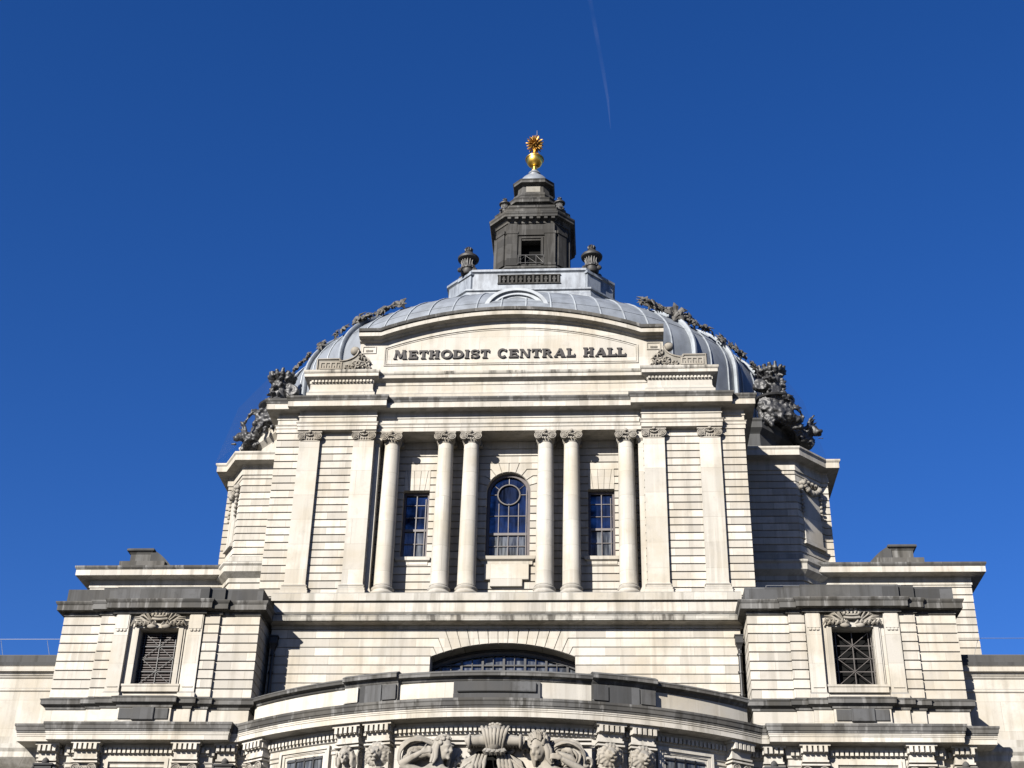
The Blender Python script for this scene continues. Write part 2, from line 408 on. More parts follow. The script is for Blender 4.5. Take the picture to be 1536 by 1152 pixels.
def pilaster(x, side):
    m = MB(); pl = [(x-.44, 0.3), (x-.44, -.16), (x+.44, -.16), (x+.44, 0.3)]
    m.sweep(pl, [(0,22.85),(0,ZSH+.02),(-.3,ZSH+.02),(-.3,22.85)])
    p = part('pilaster', m, M_smooth)
    m = MB(); m.sweep(pl, [(.13,22.32),(.13,22.52),(.10,22.54),(.11,22.62),(.06,22.66),(.06,22.7),(.09,22.74),(.02,22.80),(0,22.87),(-.3,22.87),(-.3,22.32)])
    part('base', m, M_smooth, parent=p)
    m = MB(); ionic(m, x, -.18, ZCAP, .98, .48, .22); part('capital', m, M_carve, 40, p)
for x in (-8.52, -6.18, 6.18, 8.52): pilaster(x, 0)
# responds in the recess corners
for sx in (-1, 1):
    m = MB(); pl = [(sx*5.62-.1, .55), (sx*5.62-.1, .16), (sx*5.62+.1, .16), (sx*5.62+.1, .55)]
    m.sweep(pl, [(.08,22.32),(.08,22.6),(.0,22.8),(0,29.4),(.1,29.5),(.1,29.84),(-.1,29.84),(-.1,22.32)]); part('respond', m, M_smooth)
# --- columns
def column(x):
    m = MB(); r0 = .375
    prof = [(r0+.03, 0)]
    for i in range(15):
        q = i/14; prof.append((r0*(1-.14*q**1.7), .06+q*(ZSH-22.87-.06)))
    m.lathe((x, .36, 22.87), prof, 40)
    c = part('column', m, M_smooth, 40)
    m = MB(); m.box(x-.5, x+.5, -.14, .86, 22.32, 22.46)
    m.lathe((x, .36, 22.46), [(.48,0),(.52,.04),(.53,.08),(.5,.14),(.44,.16),(.42,.21),(.43,.24),(.46,.27),(.47,.31),(.44,.35),(.40,.37),(.385,.42)], 36)
    part('base', m, M_smooth, 40, c)
    m = MB(); ionic(m, x, .36, ZCAP, .86, .5); part('capital', m, M_carve, 40, c)
for x in (-5.0, -2.694, -1.586, 1.586, 2.694, 5.0): column(x)

# --- sash windows in the recess
def bars(mb, x0, x1, z0, z1, y, cols, rows, w=.03, d=.05):
    for i in range(1, cols):
        x = x0+(x1-x0)*i/cols; mb.box(x-w/2, x+w/2, y-d, y, z0, z1)
    for j in range(1, rows):
        z = z0+(z1-z0)*j/rows; mb.box(x0, x1, y-d*.8, y+.002, z-w/2, z+w/2)
def sash_window(c):
    yg = YR+.34; zm = WZ0+.44*(WZ1-WZ0)
    m = MB()
    for xa, xb in ((c-WH, c-WH+.10), (c+WH-.10, c+WH)): m.box(xa, xb, yg-.10, yg+.08, WZ0, WZ1)
    m.box(c-WH+.1, c+WH-.1, yg-.1, yg+.08, WZ1-.13, WZ1); m.box(c-WH+.1, c+WH-.1, yg-.1, yg+.08, WZ0, WZ0+.07)
    w = part('window', m, M_frame)
    m = MB(); a, b = c-WH+.1, c+WH-.1
    m.box(a, b, yg-.07, yg+.05, zm-.05, zm+.05)
    m.box(c-.02, c+.02, yg-.07, yg+.04, WZ0+.07, zm-.05); m.box(c-.02, c+.02, yg-.07, yg+.04, zm+.05, WZ1-.13)
    m.box(b-.09, b-.05, yg-.09, yg+.04, WZ0+.07, WZ1-.3)
    for z in (WZ0+.07+(zm-WZ0)*.5,): m.box(a, b, yg-.04, yg+.03, z-.015, z+.015)
    for q in (.35, .72): z = zm+.05+(WZ1-.13-zm-.05)*q; m.box(a, b, yg-.04, yg+.03, z-.015, z+.015)
    part('glazing_bars', m, M_framepale, parent=w)
    m = MB(); m.box(a, b, yg, yg+.02, zm, WZ1-.1); part('pane', m, M_glass, parent=w)
    m = MB(); m.box(a, b, yg+.01, yg+.03, WZ0+.05, zm); part('pane', m, M_glasslow, parent=w)
    m = MB(); m.sweep([(c-WH-.04, YR+.3), (c-WH-.04, YR), (c+WH+.04, YR), (c+WH+.04, YR+.3)], [(-.02,WZ0-.32),(.03,WZ0-.32),(.03,WZ0-.2),(.12,WZ0-.14),(.14,WZ0),(.0,WZ0+.03),(-.28,WZ0+.03),(-.28,WZ0-.32)])
    part('sill', m, M_trim, parent=w)
for c in (-WX, WX): sash_window(c)
yg = YR+.34; z0 = zc(6)+.05; zm = 25.62
m = MB()
outer = [(RA*cos(pi*q/24), CZ+RA*sin(pi*q/24)) for q in range(25)]; inner = [((RA-.13)*cos(pi*q/24), CZ+(RA-.13)*sin(pi*q/24)) for q in range(25)]
outer = [(RA, z0)]+outer+[(-RA, z0)]; inner = [(RA-.13, z0)]+inner+[(-RA+.13, z0)]
for i in range(len(outer)-1): m.poly([outer[i], outer[i+1], inner[i+1], inner[i]], yg-.12, yg+.08)
m.box(-RA+.13, RA-.13, yg-.1, yg+.08, z0, z0+.07)
w = part('arched_window', m, M_frame)
m = MB(); a, b = -RA+.13, RA-.13
m.box(a, b, yg-.07, yg+.05, zm-.055, zm+.055)
for x in (-.42, 0, .42):
    m.box(x-.016, x+.016, yg-.05, yg+.03, z0+.07, zm-.055); m.box(x-.016, x+.016, yg-.05, yg+.03, zm+.055, CZ-.42)
m.box(a, b, yg-.04, yg+.03, z0+.62, z0+.65); m.box(a, b, yg-.04, yg+.03, 26.45, 26.48); m.box(b-.07, b-.03, yg-.09, yg, z0+.07, 28.0)
for s in (-1, 1): m.box(min(s*.5, s*b), max(s*.5, s*b), yg-.04, yg+.03, CZ-.02, CZ+.01)
for a_ in (35, 90, 145):
    p = Vector((cos(radians(a_)), sin(radians(a_)))); m.tube([(p.x*.5, yg-.02, CZ+p.y*.5-.05), (p.x*.79, yg-.02, CZ+p.y*.79)], .018, 5)
part('glazing_bars', m, M_framepale, parent=w)
m = MB(); m.tube([(.47*cos(2*pi*q/36), yg-.05, CZ-.02+.47*sin(2*pi*q/36)) for q in range(37)], .04, 6); part('roundel', m, M_bar, 60, w)
m = MB(); pts = [(b, zm)]+[((RA-.1)*cos(pi*q/24), CZ+(RA-.1)*sin(pi*q/24)) for q in range(25)]+[(a, zm)]
m.poly(pts, yg, yg+.02); part('pane', m, M_glass, parent=w)
m = MB(); m.box(a, b, yg+.01, yg+.03, z0+.05, zm); part('pane', m, M_glasslow, parent=w)
m = MB(); m.sweep([(-1.03, YR+.3), (-1.03, YR-.04), (1.03, YR-.04), (1.03, YR+.3)], [(-.02,z0-.34),(.03,z0-.34),(.03,z0-.2),(.13,z0-.13),(.16,z0+.0),(0,z0+.03),(-.28,z0+.03),(-.28,z0-.34)])
part('sill', m, M_trim, parent=w)
m = MB(); m.poly([(-.92,z0-.34),(.92,z0-.34),(.92,23.42),(.66,23.42),(.66,23.12),(-.66,23.12),(-.66,23.42),(-.92,23.42)], YR-.14, YR+.1, .012, .012); part('apron', m, M_smooth, parent=w)

# --- entablature of the front
ENT = [(-10, 4.2), (-10, 0), (-9.02, 0), (-9.02, -.24), (-5.7, -.24), (-5.7, 0)]
ENT = ENT+mir(ENT)
m = MB(); m.sweep(ENT, [(0,29.85),(.05,29.85),(.05,30.03),(.08,30.04),(.08,30.14),(.13,30.2),(.02,30.24),(.02,30.46),(.06,30.48),(.06,30.53),(-.4,30.53),(-.4,29.85)]); part('architrave', m, M_trim)
m = MB(); m.sweep(ENT, [(.02,30.53),(.04,30.53),(.04,30.58),(.02,30.6),(.02,30.74),(.06,30.77),(.48,30.79),(.48,31.04),(-.6,31.04),(-.6,30.53)])
MC = part('main_cornice', m, M_trim)
m = MB(); m.sweep(ENT, [(.44,31.04),(.5,31.06),(.52,31.13),(.57,31.2),(.57,31.27),(-.02,31.42),(-.02,31.55),(-.6,31.55),(-.6,31.04)]); part('cornice_weathering', m, M_soot, parent=MC)
# --- attic: side dados, centre band, cornice
AT = [(-8.75, 3.0), (-8.75, -.12), (-5.98, -.12), (-5.98, .12)]
AT = AT+mir(AT)
m = MB(); m.sweep(AT, [(.12,31.5),(.12,31.72),(.05,31.8),(.0,31.95),(0,32.22),(-.5,32.22),(-.5,31.5)]); part('attic_wall', m, M_smooth)
m = MB(); m.sweep(AT, [(-.02,32.22),(.03,32.22),(.03,32.36),(.2,32.45),(.25,32.47),(.25,32.62),(-.5,32.62),(-.5,32.22)]); AC = part('attic_cornice', m, M_trim)
m = MB(); m.sweep(AT, [(.23,32.62),(.27,32.64),(.3,32.7),(.3,32.78),(0,32.88),(-.5,32.88),(-.5,32.62)]); part('cornice_weathering', m, M_drip, parent=AC)
for s in (-1, 1):
    m = MB(); m.box(min(s*5.99, s*8.74), max(s*5.99, s*8.74), -.16, -.1, 32.24, 32.36)
    for k in range(18):
        x = s*(6.06+k*.152); m.box(x-.045, x+.045, -.24, -.159, 32.26, 32.358)
    part('dentil_course', m, M_trim)

# --- segmental gable with inscription panel
def arcz(x, half=5.75, z0=34.42, rise=1.05):
    R_ = (half*half+rise*rise)/(2*rise); return z0+rise-R_+sqrt(R_*R_-x*x)
top = [(-6.72, 32.86), (6.72, 32.86), (6.72, 34.42), (5.75, 34.42)]+[(5.75-11.5*k/40, arcz(5.75-11.5*k/40)) for k in range(1, 40)]+[(-5.75, 34.42), (-6.72, 34.42)]
m = MB(); m.poly(top, .1, 1.3); part('gable_wall', m, M_smooth)
rail = [(-6.75, 34.42), (-5.75, 34.42)]+[(-5.75+11.5*k/40, arcz(-5.75+11.5*k/40)) for k in range(1, 40)]+[(5.75, 34.42), (6.75, 34.42)]
def ribbon(mb, path, prof):
    """moulding along a path in XZ; prof (up, out): out is towards the viewer"""
    n = len(path); vs = []; q = len(prof)
    for i in range(n):
        d = Vector(path[min(i+1, n-1)])-Vector(path[max(i-1, 0)]); d.normalize(); nn = Vector((-d.y, d.x)); 
        if i in (0, n-1): nn = Vector((0, 1))
        for u, o in prof: vs.append((path[i][0]+nn.x*u, o, path[i][1]+nn.y*u))
    fs = [(i*q+k, (i+1)*q+k, (i+1)*q+(k+1) % q, i*q+(k+1) % q) for i in range(n-1) for k in range(q)]
    fs += [tuple(range(q)), tuple((n-1)*q+k for k in reversed(range(q)))]
    mb.add(vs, fs)
m = MB(); ribbon(m, rail, [(-.0,1.4),(-.0,.05),(.04,-.02),(.1,-.05),(.12,-.34),(.29,-.36),(.29,1.4)]); GC = part('gable_cornice', m, M_trim, 30)
m = MB(); ribbon(m, rail, [(.29,1.4),(.29,-.35),(.33,-.42),(.42,-.46),(.46,-.46),(.5,-.1),(.5,1.4)]); part('gable_coping', m, M_soot, 30, GC)
# panel frame
def frame_poly(mb, pts_out, pts_in, yf, yb):
    n = len(pts_out)
    for i in range(n):
        j = (i+1) % n; mb.poly([pts_out[i], pts_out[j], pts_in[j], pts_in[i]], yf, yb)
def panel_pts(d):
    x = 5.62-d; p = [(-x, 33.22+d), (x, 33.22+d)]
    for k in range(25):
        xx = x-2*x*k/24; p.append((xx, arcz(xx, 5.75, 34.42, 1.05)-.30-d*1.05))
    return p
m = MB(); frame_poly(m, panel_pts(0), panel_pts(.05), .06, .15); frame_poly(m, panel_pts(.09), panel_pts(.13), .075, .15); part('panel_frame', m, M_trim)
# recess key blocks + carved scroll wings beside the gable
for s in (-1, 1):
    m = MB()
    for (x0, x1, za, zb) in ((6.0,6.62,34.22,34.26),(6.0,6.04,33.92,34.22),(6.58,6.62,33.92,34.22),(6.0,6.62,33.88,33.92),(6.16,6.46,34.04,34.08),(6.16,6.46,33.98,34.01)):
        a, b = sorted((s*x0, s*x1)); m.box(a, b, .06, .2, za, zb)
    part('key_panel', m, M_trim)
    m = MB()
    prof = [(6.7, 32.86), (8.62, 32.86), (8.62, 33.62), (7.55, 33.62), (7.5, 33.5)]+[(7.5-.78*sin(pi/2*k/10), 33.5+.55*(1-cos(pi/2*k/10))) for k in range(1, 11)]
    m.poly([(s*x, z) for x, z in prof], .02, .9, .02, .03)
    sw = part('scroll_wing', m, M_carved_grey)
    m = MB(); rnd = random.Random(3)
    # rim, greek key and leaf scrolls
    m.tube([(s*x, .0, z) for x, z in [(8.56, 32.92), (8.56, 33.56), (7.6, 33.56)]+[(7.56-.8*sin(pi/2*k/8), 33.45+.55*(1-cos(pi/2*k/8))) for k in range(9)]], .045, 5)
    for (x, z, r) in ((6.45,33.35,.26),(6.25,33.02,.13),(6.85,33.25,.22),(7.2,33.1,.17),(7.0,32.98,.1),(6.62,33.68,.14)):
        pts = [(s*(x+r*(1-q/18)*cos(q*.55+1)), .03-.02*(q % 2), z+r*(1-q/18)*sin(q*.55+1)) for q in range(17)]
        m.tube(pts, [.05-.0018*q for q in range(17)], 6)
        for k in range(5):
            a = k*1.3+x; m.tube([(s*x, .02, z), (s*(x+r*.7*cos(a)), -.04, z+r*.7*sin(a)), (s*(x+r*1.15*cos(a+.4)), .02, z+r*1.15*sin(a+.4))], [.02, .05, .012], 6)
    for k in range(9):
        x = 7.5+k*.115; hz = .14 if k % 2 else .26; m.box(s*x-.035, s*x+.035, -.02, .04, 33.1, 33.1+hz)
    m.box(min(s*7.45, s*8.45), max(s*7.45, s*8.45), -.018, .04, 33.05, 33.10); m.box(min(s*7.45, s*8.45), max(s*7.45, s*8.45), -.018, .04, 33.36, 33.41)
    part('leaf_scroll', m, M_carve, 50, sw)
    m = MB(); m.ball((s*6.98, .3, 34.14), (.22, .2, .22), 14, 10); part('scroll_ball', m, M_carve, 60, sw)

# --- the dome
DC = Vector((0, 14.5, 36.0)); DR, DH = 13.45, 5.75
def dome_pt(az, t, off=0.0):
    """az: 0 = towards the viewer, positive to the right; t: 0 base .. pi/2 crown"""
    n_ = 2.06; cx, sy = sin(az), -cos(az)
    k = (abs(cx)**n_+abs(sy)**n_)**(-1/n_)
    r = (DR+off)*cos(t)*k; return Vector((DC.x+r*cx, DC.y+r*sy, DC.z+(DH+off)*sin(t)))
m = MB(); NA, NT = 128, 24; vs = []; fs = []
for j in range(NT+1):
    for i in range(NA): vs.append(dome_pt(2*pi*i/NA, pi/2*.995*j/NT))
vs2 = [Vector((v.x, v.y, 30.5)) for v in vs[:NA]]
fs = [(j*NA+i, j*NA+(i+1) % NA, (j+1)*NA+(i+1) % NA, (j+1)*NA+i) for j in range(NT) for i in range(NA)]
m.add(vs, fs); o_ = len(m.v); m.v += [tuple(v) for v in vs2]
m.f += [(o_+i, o_+(i+1) % NA, (i+1) % NA, i) for i in range(NA)]
DOME = part('dome', m, M_lead, 60)
m = MB()
for i in range(72):
    az = 2*pi*(i+.5)/72
    if cos(az) < -.3: continue
    m.tube([dome_pt(az, pi/2*q/20*.97, .02) for q in range(0, 21)]+[], .04, 6)
    m.tube([dome_pt(az, 0, .02), dome_pt(az, 0, .02)-Vector((0, 0, 3))], .04, 6)
part('lead_rolls', m, M_leadpale, 60, DOME)
m = MB()
for az in (-62, -50, -38, 38, 50, 62):
    az = radians(az); m.tube([dome_pt(az, pi/2*q/24*.92, .05) for q in range(0, 25)], .22, 8, .6); m.tube([dome_pt(az, .0, .05)-Vector((0, 0, 4)), dome_pt(az, .0, .05), dome_pt(az, .02, .05)], .22, 8, .6)
part('dome_ribs', m, M_leadpale, 60, DOME)
m = MB()
for q in (.16, .34, .5, .64, .77, .88):
    m.tube([dome_pt(radians(a), pi/2*q, .0) for a in range(-110, 111, 4)], .02, 4)
part('lead_seams', m, M_lead, 60, DOME)
def rosette(mb, c, nrm, size, rnd, petals=7):
    nrm = Vector(nrm).normalized(); u = nrm.orthogonal().normalized(); v = nrm.cross(u); a0 = rnd.random()*6
    mb.ball(c+nrm*size*.25, size*.3, 6, 5)
    for k in range(petals):
        a = a0+2*pi*k/petals+rnd.uniform(-.2, .2); d = u*cos(a)+v*sin(a); l = size*rnd.uniform(.7, 1.25)
        mb.tube([c+nrm*size*.1, c+d*l*.5+nrm*size*rnd.uniform(.25, .55), c+d*l+nrm*size*rnd.uniform(-.1, .5)], [size*.12, size*.28, size*.05], 6, .45, nrm)
for s in (-1, 1):
    m = MB(); rnd = random.Random(11+s)
    path = [(.02, 80), (.08, 70), (.14, 62), (.2, 54), (.26, 43), (.30, 37), (.318, 33)]
    for q in range(66):
        if q % 9 in (7, 8) or (s < 0 and q % 5 == 2): continue
        u = q/65*(len(path)-1); k = min(int(u), len(path)-2); w_ = u-k
        t = pi/2*(path[k][0]*(1-w_)+path[k+1][0]*w_); az = radians(s*(path[k][1]*(1-w_)+path[k+1][1]*w_-3+rnd.uniform(-2, 2)))
        p = dome_pt(az, t, .15); n_ = (dome_pt(az, t, 1)-dome_pt(az, t, 0)).normalized()
        sz = .34*(1.45 if 40 < q < 48 or q % 13 == 0 else .85)*rnd.uniform(.6, 1.35)
        rosette(m, p+n_*.05, n_+Vector((rnd.uniform(-.5,.5), rnd.uniform(-.5,.5), rnd.uniform(-.3,.5))), sz, rnd)
        if q % 2 == 0: rosette(m, dome_pt(az+rnd.uniform(-.05,.05), t, .3), n_, sz*.7, rnd, 5)
    part('foliage_garland', m, M_foliage, None, DOME)
# segmental dormer on the dome front
m = MB(); zb = 36.95
arcp = lambda r, k, n=24: (.1+r*1.32*cos(pi*k/n), zb+.15+r*sin(pi*k/n))
for r0, r1, yf in ((1.14, 1.0, 1.5), (1.0, .84, 1.62), (.84, .74, 1.72)):
    for k in range(24): m.poly([arcp(r0, k), arcp(r0, k+1), arcp(r1, k+1), arcp(r1, k)], yf, 5.5)
m.box(-1.42, 1.62, 1.5, 5.0, zb-1.2, zb+.15)
dm = part('dormer_window', m, M_leadpale, 30)
m = MB(); m.poly([arcp(.78, k) for k in range(25)], 1.95, 1.98); part('pane', m, M_glass, parent=dm)
m = MB()
for x in (-.66, -.3, .1, .5, .86): m.box(x-.03, x+.03, 1.86, 1.94, zb+.1, zb+.15+.76*sqrt(max(0, 1-((x-.1)/1.03)**2)))
part('glazing_bars', m, M_leadpale, parent=dm)

# --- lead-clad base of the lantern
LX, LY = .1, 14.5
def octo(hx, hy, ch, cx=LX, cy=LY):
    return [(cx-hx+ch, cy-hy), (cx+hx-ch, cy-hy), (cx+hx, cy-hy+ch), (cx+hx, cy+hy-ch), (cx+hx-ch, cy+hy), (cx-hx+ch, cy+hy), (cx-hx, cy+hy-ch), (cx-hx, cy-hy+ch)]
def solid(prof, inner=-1.2): return prof+[(inner, prof[-1][1]), (inner, prof[0][1])]
m = MB()
m.sweep(octo(4.95, 3.9, 1.6), solid([(.12,41.0),(.12,43.9),(.05,43.98),(.05,44.1),(.15,44.16),(.15,44.26),(-.1,44.42),(-.38,44.5),(-.42,44.62)], -2.0), closed=True)
LB = part('lantern_base', m, M_leadbase)
m = MB(); m.sweep(octo(4.6, 3.45, 1.5), solid([(0,44.6),(0,45.64),(.05,45.68),(.12,45.72),(.12,45.86),(-.05,45.94)], -1.5), closed=True)
for sx in (-1, 1):
    pts = [(LX+sx*3.38, LY-3.2)]
    c = Vector((LX+sx*3.3, LY-2.9, 45.0)); ax = Vector((1, sx*1.0, 0)).normalized(); ay = Vector((-ax.y, ax.x, 0))
    m.obox(c+Vector((0,0,.05)), ax, ay, Vector((0,0,1)), 1.0, .75, 1.0); m.obox(c+Vector((0,0,.62)), ax, ay, Vector((0,0,1)), 1.16, .9, .16); m.obox(c+Vector((0,0,.76)), ax, ay, Vector((0,0,1)), .8, .6, .12)
part('pedestal_stage', m, M_leadbase, parent=LB)
m = MB(); yb = LY-3.45
m.box(LX-1.72, LX+1.72, yb-.015, yb+.03, 44.97, 45.5); part('balustrade_recess', m, M_void, parent=LB)
m = MB()
for k in range(15):
    x = LX-1.62+k*.231; hz = .40 if k % 2 else .46
    m.box(x-.055, x+.055, yb-.09, yb-.016, 44.99, 44.99+hz)
    if k % 2: m.box(x-.1, x+.1, yb-.1, yb-.017, 45.15, 45.25)
m.box(LX-1.74, LX+1.74, yb-.08, yb-.016, 45.47, 45.53); m.box(LX-1.74, LX+1.74, yb-.08, yb-.016, 44.93, 44.985)
part('balustrade', m, M_lant, parent=LB)

# --- the dark lantern
def lz(z13, y): return z13+(y-13)*.68
HX, HY, CH = 2.06, 2.2, .7
LO = octo(HX, HY, CH); yf = LY-HY
m = MB()
m.sweep(LO, solid([(.12,45.5),(.12,46.75),(.16,46.8),(.1,46.95),(.0,47.02)], -.7), closed=True)
# walls: leave the front opening free
m.sweep(LO[1:]+[LO[0]], [(0,47.0),(0,50.0),(-.5,50.0),(-.5,47.0)])
for xa, xb in ((LX-HX+CH, LX-.56), (LX+.56, LX+HX-CH)): m.box(xa, xb, yf, yf+.5, 47.0, 50.0)
m.box(LX-.56, LX+.56, yf, yf+.5, 48.78, 50.0); m.box(LX-.56, LX+.56, yf, yf+.5, 47.0, 47.12)
LN = part('lantern', m, M_lant)
for x in (LX-1.08, LX+1.08):
    m = MB()
    m.box(x-.3, x+.3, yf-.1, yf+.02, 47.1, 49.2); m.box(x-.34, x+.34, yf-.14, yf+.02, 46.98, 47.14); m.box(x-.34, x+.34, yf-.13, yf+.02, 49.2, 49.36); m.box(x-.26, x+.26, yf-.1, yf+.02, 49.36, 49.9)
    part('pilaster', m, M_lant, parent=LN)
for sx in (-1, 1):
    m = MB()
    c = Vector((LX+sx*(HX-CH/2), LY-HY+CH/2, 48.2)); ax = Vector((1, sx, 0)).normalized(); ay = Vector((-ax.y, ax.x, 0))
    m.obox(c, ax, ay, Vector((0,0,1)), .62, .2, 2.2); m.obox(c+Vector((0,0,1.18)), ax, ay, Vector((0,0,1)), .74, .28, .2)
    part('pilaster', m, M_lant, parent=LN)
    for yy in (LY-1.2, LY+.2):
        m = MB(); m.obox((LX+sx*(HX+.04), yy, 48.2), (1,0,0), (0,1,0), (0,0,1), .16, .55, 2.3); part('pilaster', m, M_lant, parent=LN)
m = MB()
for (xa, xb, za, zb2) in ((LX-.7,LX-.56,47.1,48.9),(LX+.56,LX+.7,47.1,48.9),(LX-.7,LX+.7,48.9,49.03)): m.box(xa, xb, yf-.06, yf+.02, za, zb2)
m.box(LX-.85, LX+.85, yf-.08, yf+.02, 49.12, 49.8)
part('opening_surround', m, M_lant, parent=LN)
m = MB(); m.box(LX-.9, LX+.9, yf+.62, yf+.66, 47, 49.2); part('opening_void', m, M_void, parent=LN)
m = MB(); yr = yf-.16
m.box(LX-.72, LX+.72, yr-.02, yr+.02, 47.62, 47.66); m.box(LX-.72, LX+.72, yr-.02, yr+.02, 47.1, 47.13)
for x in (-.72, -.3, .3, .72): m.box(LX+x-.015, LX+x+.015, yr-.015, yr+.015, 47.05, 47.66)
for a, b in (((-.3,47.12),(.3,47.62)),((.3,47.12),(-.3,47.62)),((-.72,47.12),(-.3,47.62)),((.3,47.62),(.72,47.12))): m.tube([(LX+a[0], yr, a[1]), (LX+b[0], yr, b[1])], .015, 5)
part('opening_railing', m, M_iron, parent=LN)
m = MB()
m.sweep(LO, solid([(-.02,49.94),(.06,49.96),(.06,50.08),(.12,50.14),(.16,50.22),(.36,50.25),(.36,50.38),(.41,50.45),(.43,50.54),(.05,50.62)], -1.0), closed=True)
m.sweep(octo(1.95, 1.95, .6), solid([(.02,50.6),(.02,50.84),(.08,50.88),(.22,50.9),(.22,51.03),(.26,51.1),(-.1,51.16)], -.8), closed=True)
m.sweep(octo(1.75, 1.75, .5), solid([(0,51.1),(0,51.3),(.05,51.34),(.18,51.36),(.18,51.46),(.2,51.5),(-.05,51.56)], -.7), closed=True)
for k in range(7):
    x = LX-1.26+k*.42; m.box(x-.1, x+.1, yf-.34, yf-.1, 50.1, 50.235)
part('stepped_cornice', m, M_tier, parent=LN)
m = MB()
m.sweep(octo(1.32, 1.32, .42), solid([(0,51.5),(0,51.98),(.05,52.04),(.2,52.08),(.2,52.24),(.26,52.34),(-.02,52.42),(-.12,52.5)], -.7), closed=True)
m.sweep(octo(.98, .98, .36), solid([(.16,52.4),(.16,52.8),(.2,52.86),(.2,53.0),(.02,53.1),(-.02,53.14),(-.08,53.7),(.0,53.76),(.2,53.8),(.2,53.94),(.26,54.02),(.02,54.12),(-.06,54.26)], -.6), closed=True)
part('top_stage', m, M_tier, parent=LN)
m = MB(); m.box(LX-.42, LX+.42, LY-.97, LY-.7, 53.22, 53.62); part('pale_panel', m, M_carved_grey, parent=LN)
m = MB(); m.lathe((LX, LY, 54.2), [(.94,0),(.93,.2),(.86,.42),(.72,.62),(.5,.76),(.36,.8),(.36,1.0),(.40,1.04),(.36,1.14),(.22,1.22),(.2,1.36)], 28); part('cupola', m, M_lead, 40, LN)

# --- gilded finial, urns (they stand on the building: things of their own)
F = tag(empty('gilded_finial', (LX, LY, 55.5)), 'gilded ball and spiky star finial crowning the roof lantern', 'finial')
m = MB(); m.lathe((0,0,0), [(.2,0),(.22,.06),(.13,.14),(.12,.34),(.17,.38)], 20); obj('stem', m, M_gold, F, 40)
m = MB(); m.lathe((0,0,.38), [(.12,0),(.3,.06),(.44,.2),(.5,.38),(.52,.5),(.57,.52),(.57,.6),(.5,.64),(.4,.8),(.22,.92),(.14,.98),(.12,1.08),(.09,1.5)], 28); obj('ball', m, M_gold, F, 40)
m = MB(); m.ball((0,0,2.16), .17, 12, 8); rnd = random.Random(5)
for k in range(90):
    zz = 1-2*(k+.5)/90; a = k*2.39996; d = Vector((cos(a)*sqrt(1-zz*zz), sin(a)*sqrt(1-zz*zz), zz)); l = rnd.uniform(.48, .62)
    m.tube([Vector((0,0,2.16))+d*.12, Vector((0,0,2.16))+d*l*.8, Vector((0,0,2.16))+d*l], [.02, .045, .012], 5)
obj('star', m, M_goldold, F)
m = MB(); m.tube([(.1, .2, 2.3), (.11, .2, 3.4)], .018, 6); obj('lightning_rod', m, M_steel, F)
def urn(name, loc, s, label, group):
    U = tag(empty(name, loc), label, 'urn', group)
    m = MB(); m.lathe((0,0,0), [(.30*s,0),(.34*s,.05*s),(.36*s,.16*s),(.30*s,.22*s),(.31*s,.3*s),(.36*s,.34*s),(.37*s,.42*s),(.33*s,.5*s),(.28*s,.62*s),(.30*s,.78*s),(.36*s,.86*s)], 24)
    for k in range(16):
        a = 2*pi*k/16; m.tube([(.355*s*cos(a), .355*s*sin(a), .35*s), (.30*s*cos(a), .30*s*sin(a), .62*s), (.35*s*cos(a), .35*s*sin(a), .84*s)], .035*s, 5)
    obj('body', m, M_urn, U, 40)
    m = MB(); m.lathe((0,0,.84*s), [(.40*s,0),(.52*s,.08*s),(.54*s,.18*s),(.5*s,.24*s),(.42*s,.3*s),(.30*s,.42*s),(.2*s,.5*s),(.18*s,.56*s),(.21*s,.6*s)], 24)
    for k in range(4):
        a = pi/4+pi/2*k; m.ball((.52*s*cos(a), .52*s*sin(a), .1*s), .13*s, 7, 5)
    obj('lid', m, M_urn, U, 40)
    m = MB(); rnd = random.Random(2)
    m.ball((0,0,1.48*s), (.17*s,.17*s,.12*s), 10, 6)
    for k in range(8):
        a = 2*pi*k/8; m.tube([(.12*s*cos(a), .12*s*sin(a), 1.44*s), (.17*s*cos(a), .17*s*sin(a), 1.58*s), (.08*s*cos(a+.6), .08*s*sin(a+.6), 1.72*s)], [.05*s,.06*s,.01*s], 5)
    obj('flame_knob', m, M_urn, U, 40)
urn('stone_urn', (LX-3.45, LY-3.05, 45.82), 1.12, 'dark lidded urn on the lantern base, left of the lantern', 'urns on the lantern base')
urn('stone_urn', (LX+3.45, LY-3.05, 45.82), 1.12, 'dark lidded urn on the lantern base, right of the lantern', 'urns on the lantern base')
urn('small_urn', (LX-1.6, LY-1.75, 51.1), .62, 'small sooty urn on the left corner of the lantern cornice', 'small urns on the lantern cornice')
urn('small_urn', (LX+1.6, LY-1.75, 51.1), .62, 'small sooty urn on the right corner of the lantern cornice', 'small urns on the lantern cornice')

# --- ledge under the columns and the lower wall
LG = [(-8.85, .6), (-8.85, 0), (8.9, 0), (8.9, .6)]
m = MB(); m.sweep(LG, [(.0,22.0),(.47,22.0),(.49,22.3),(.45,22.34),(-.6,22.34),(-.6,22.0)]); part('column_plinth', m, M_ledge)
m = MB(); m.sweep(LG, [(.3,21.5),(.36,21.56),(.36,21.94),(.33,22.0),(-.5,22.0),(-.5,21.5)]); part('frieze_band', m, M_trim)
m = MB(); m.sweep([(-9.3,0),(9.4,0)], [(-.02,20.98),(.03,20.98),(.03,21.02),(.01,21.03),(.01,21.1),(.46,21.13),(-.3,21.14),(-.3,20.98)]); LC = part('lower_cornice', m, M_trim)
m = MB(); m.sweep([(-9.3,0),(9.4,0)], [(.44,21.14),(.5,21.15),(.52,21.3),(.55,21.36),(.3,21.5),(-.3,21.5),(-.3,21.14)]); part('cornice_weathering', m, M_drip, parent=LC)
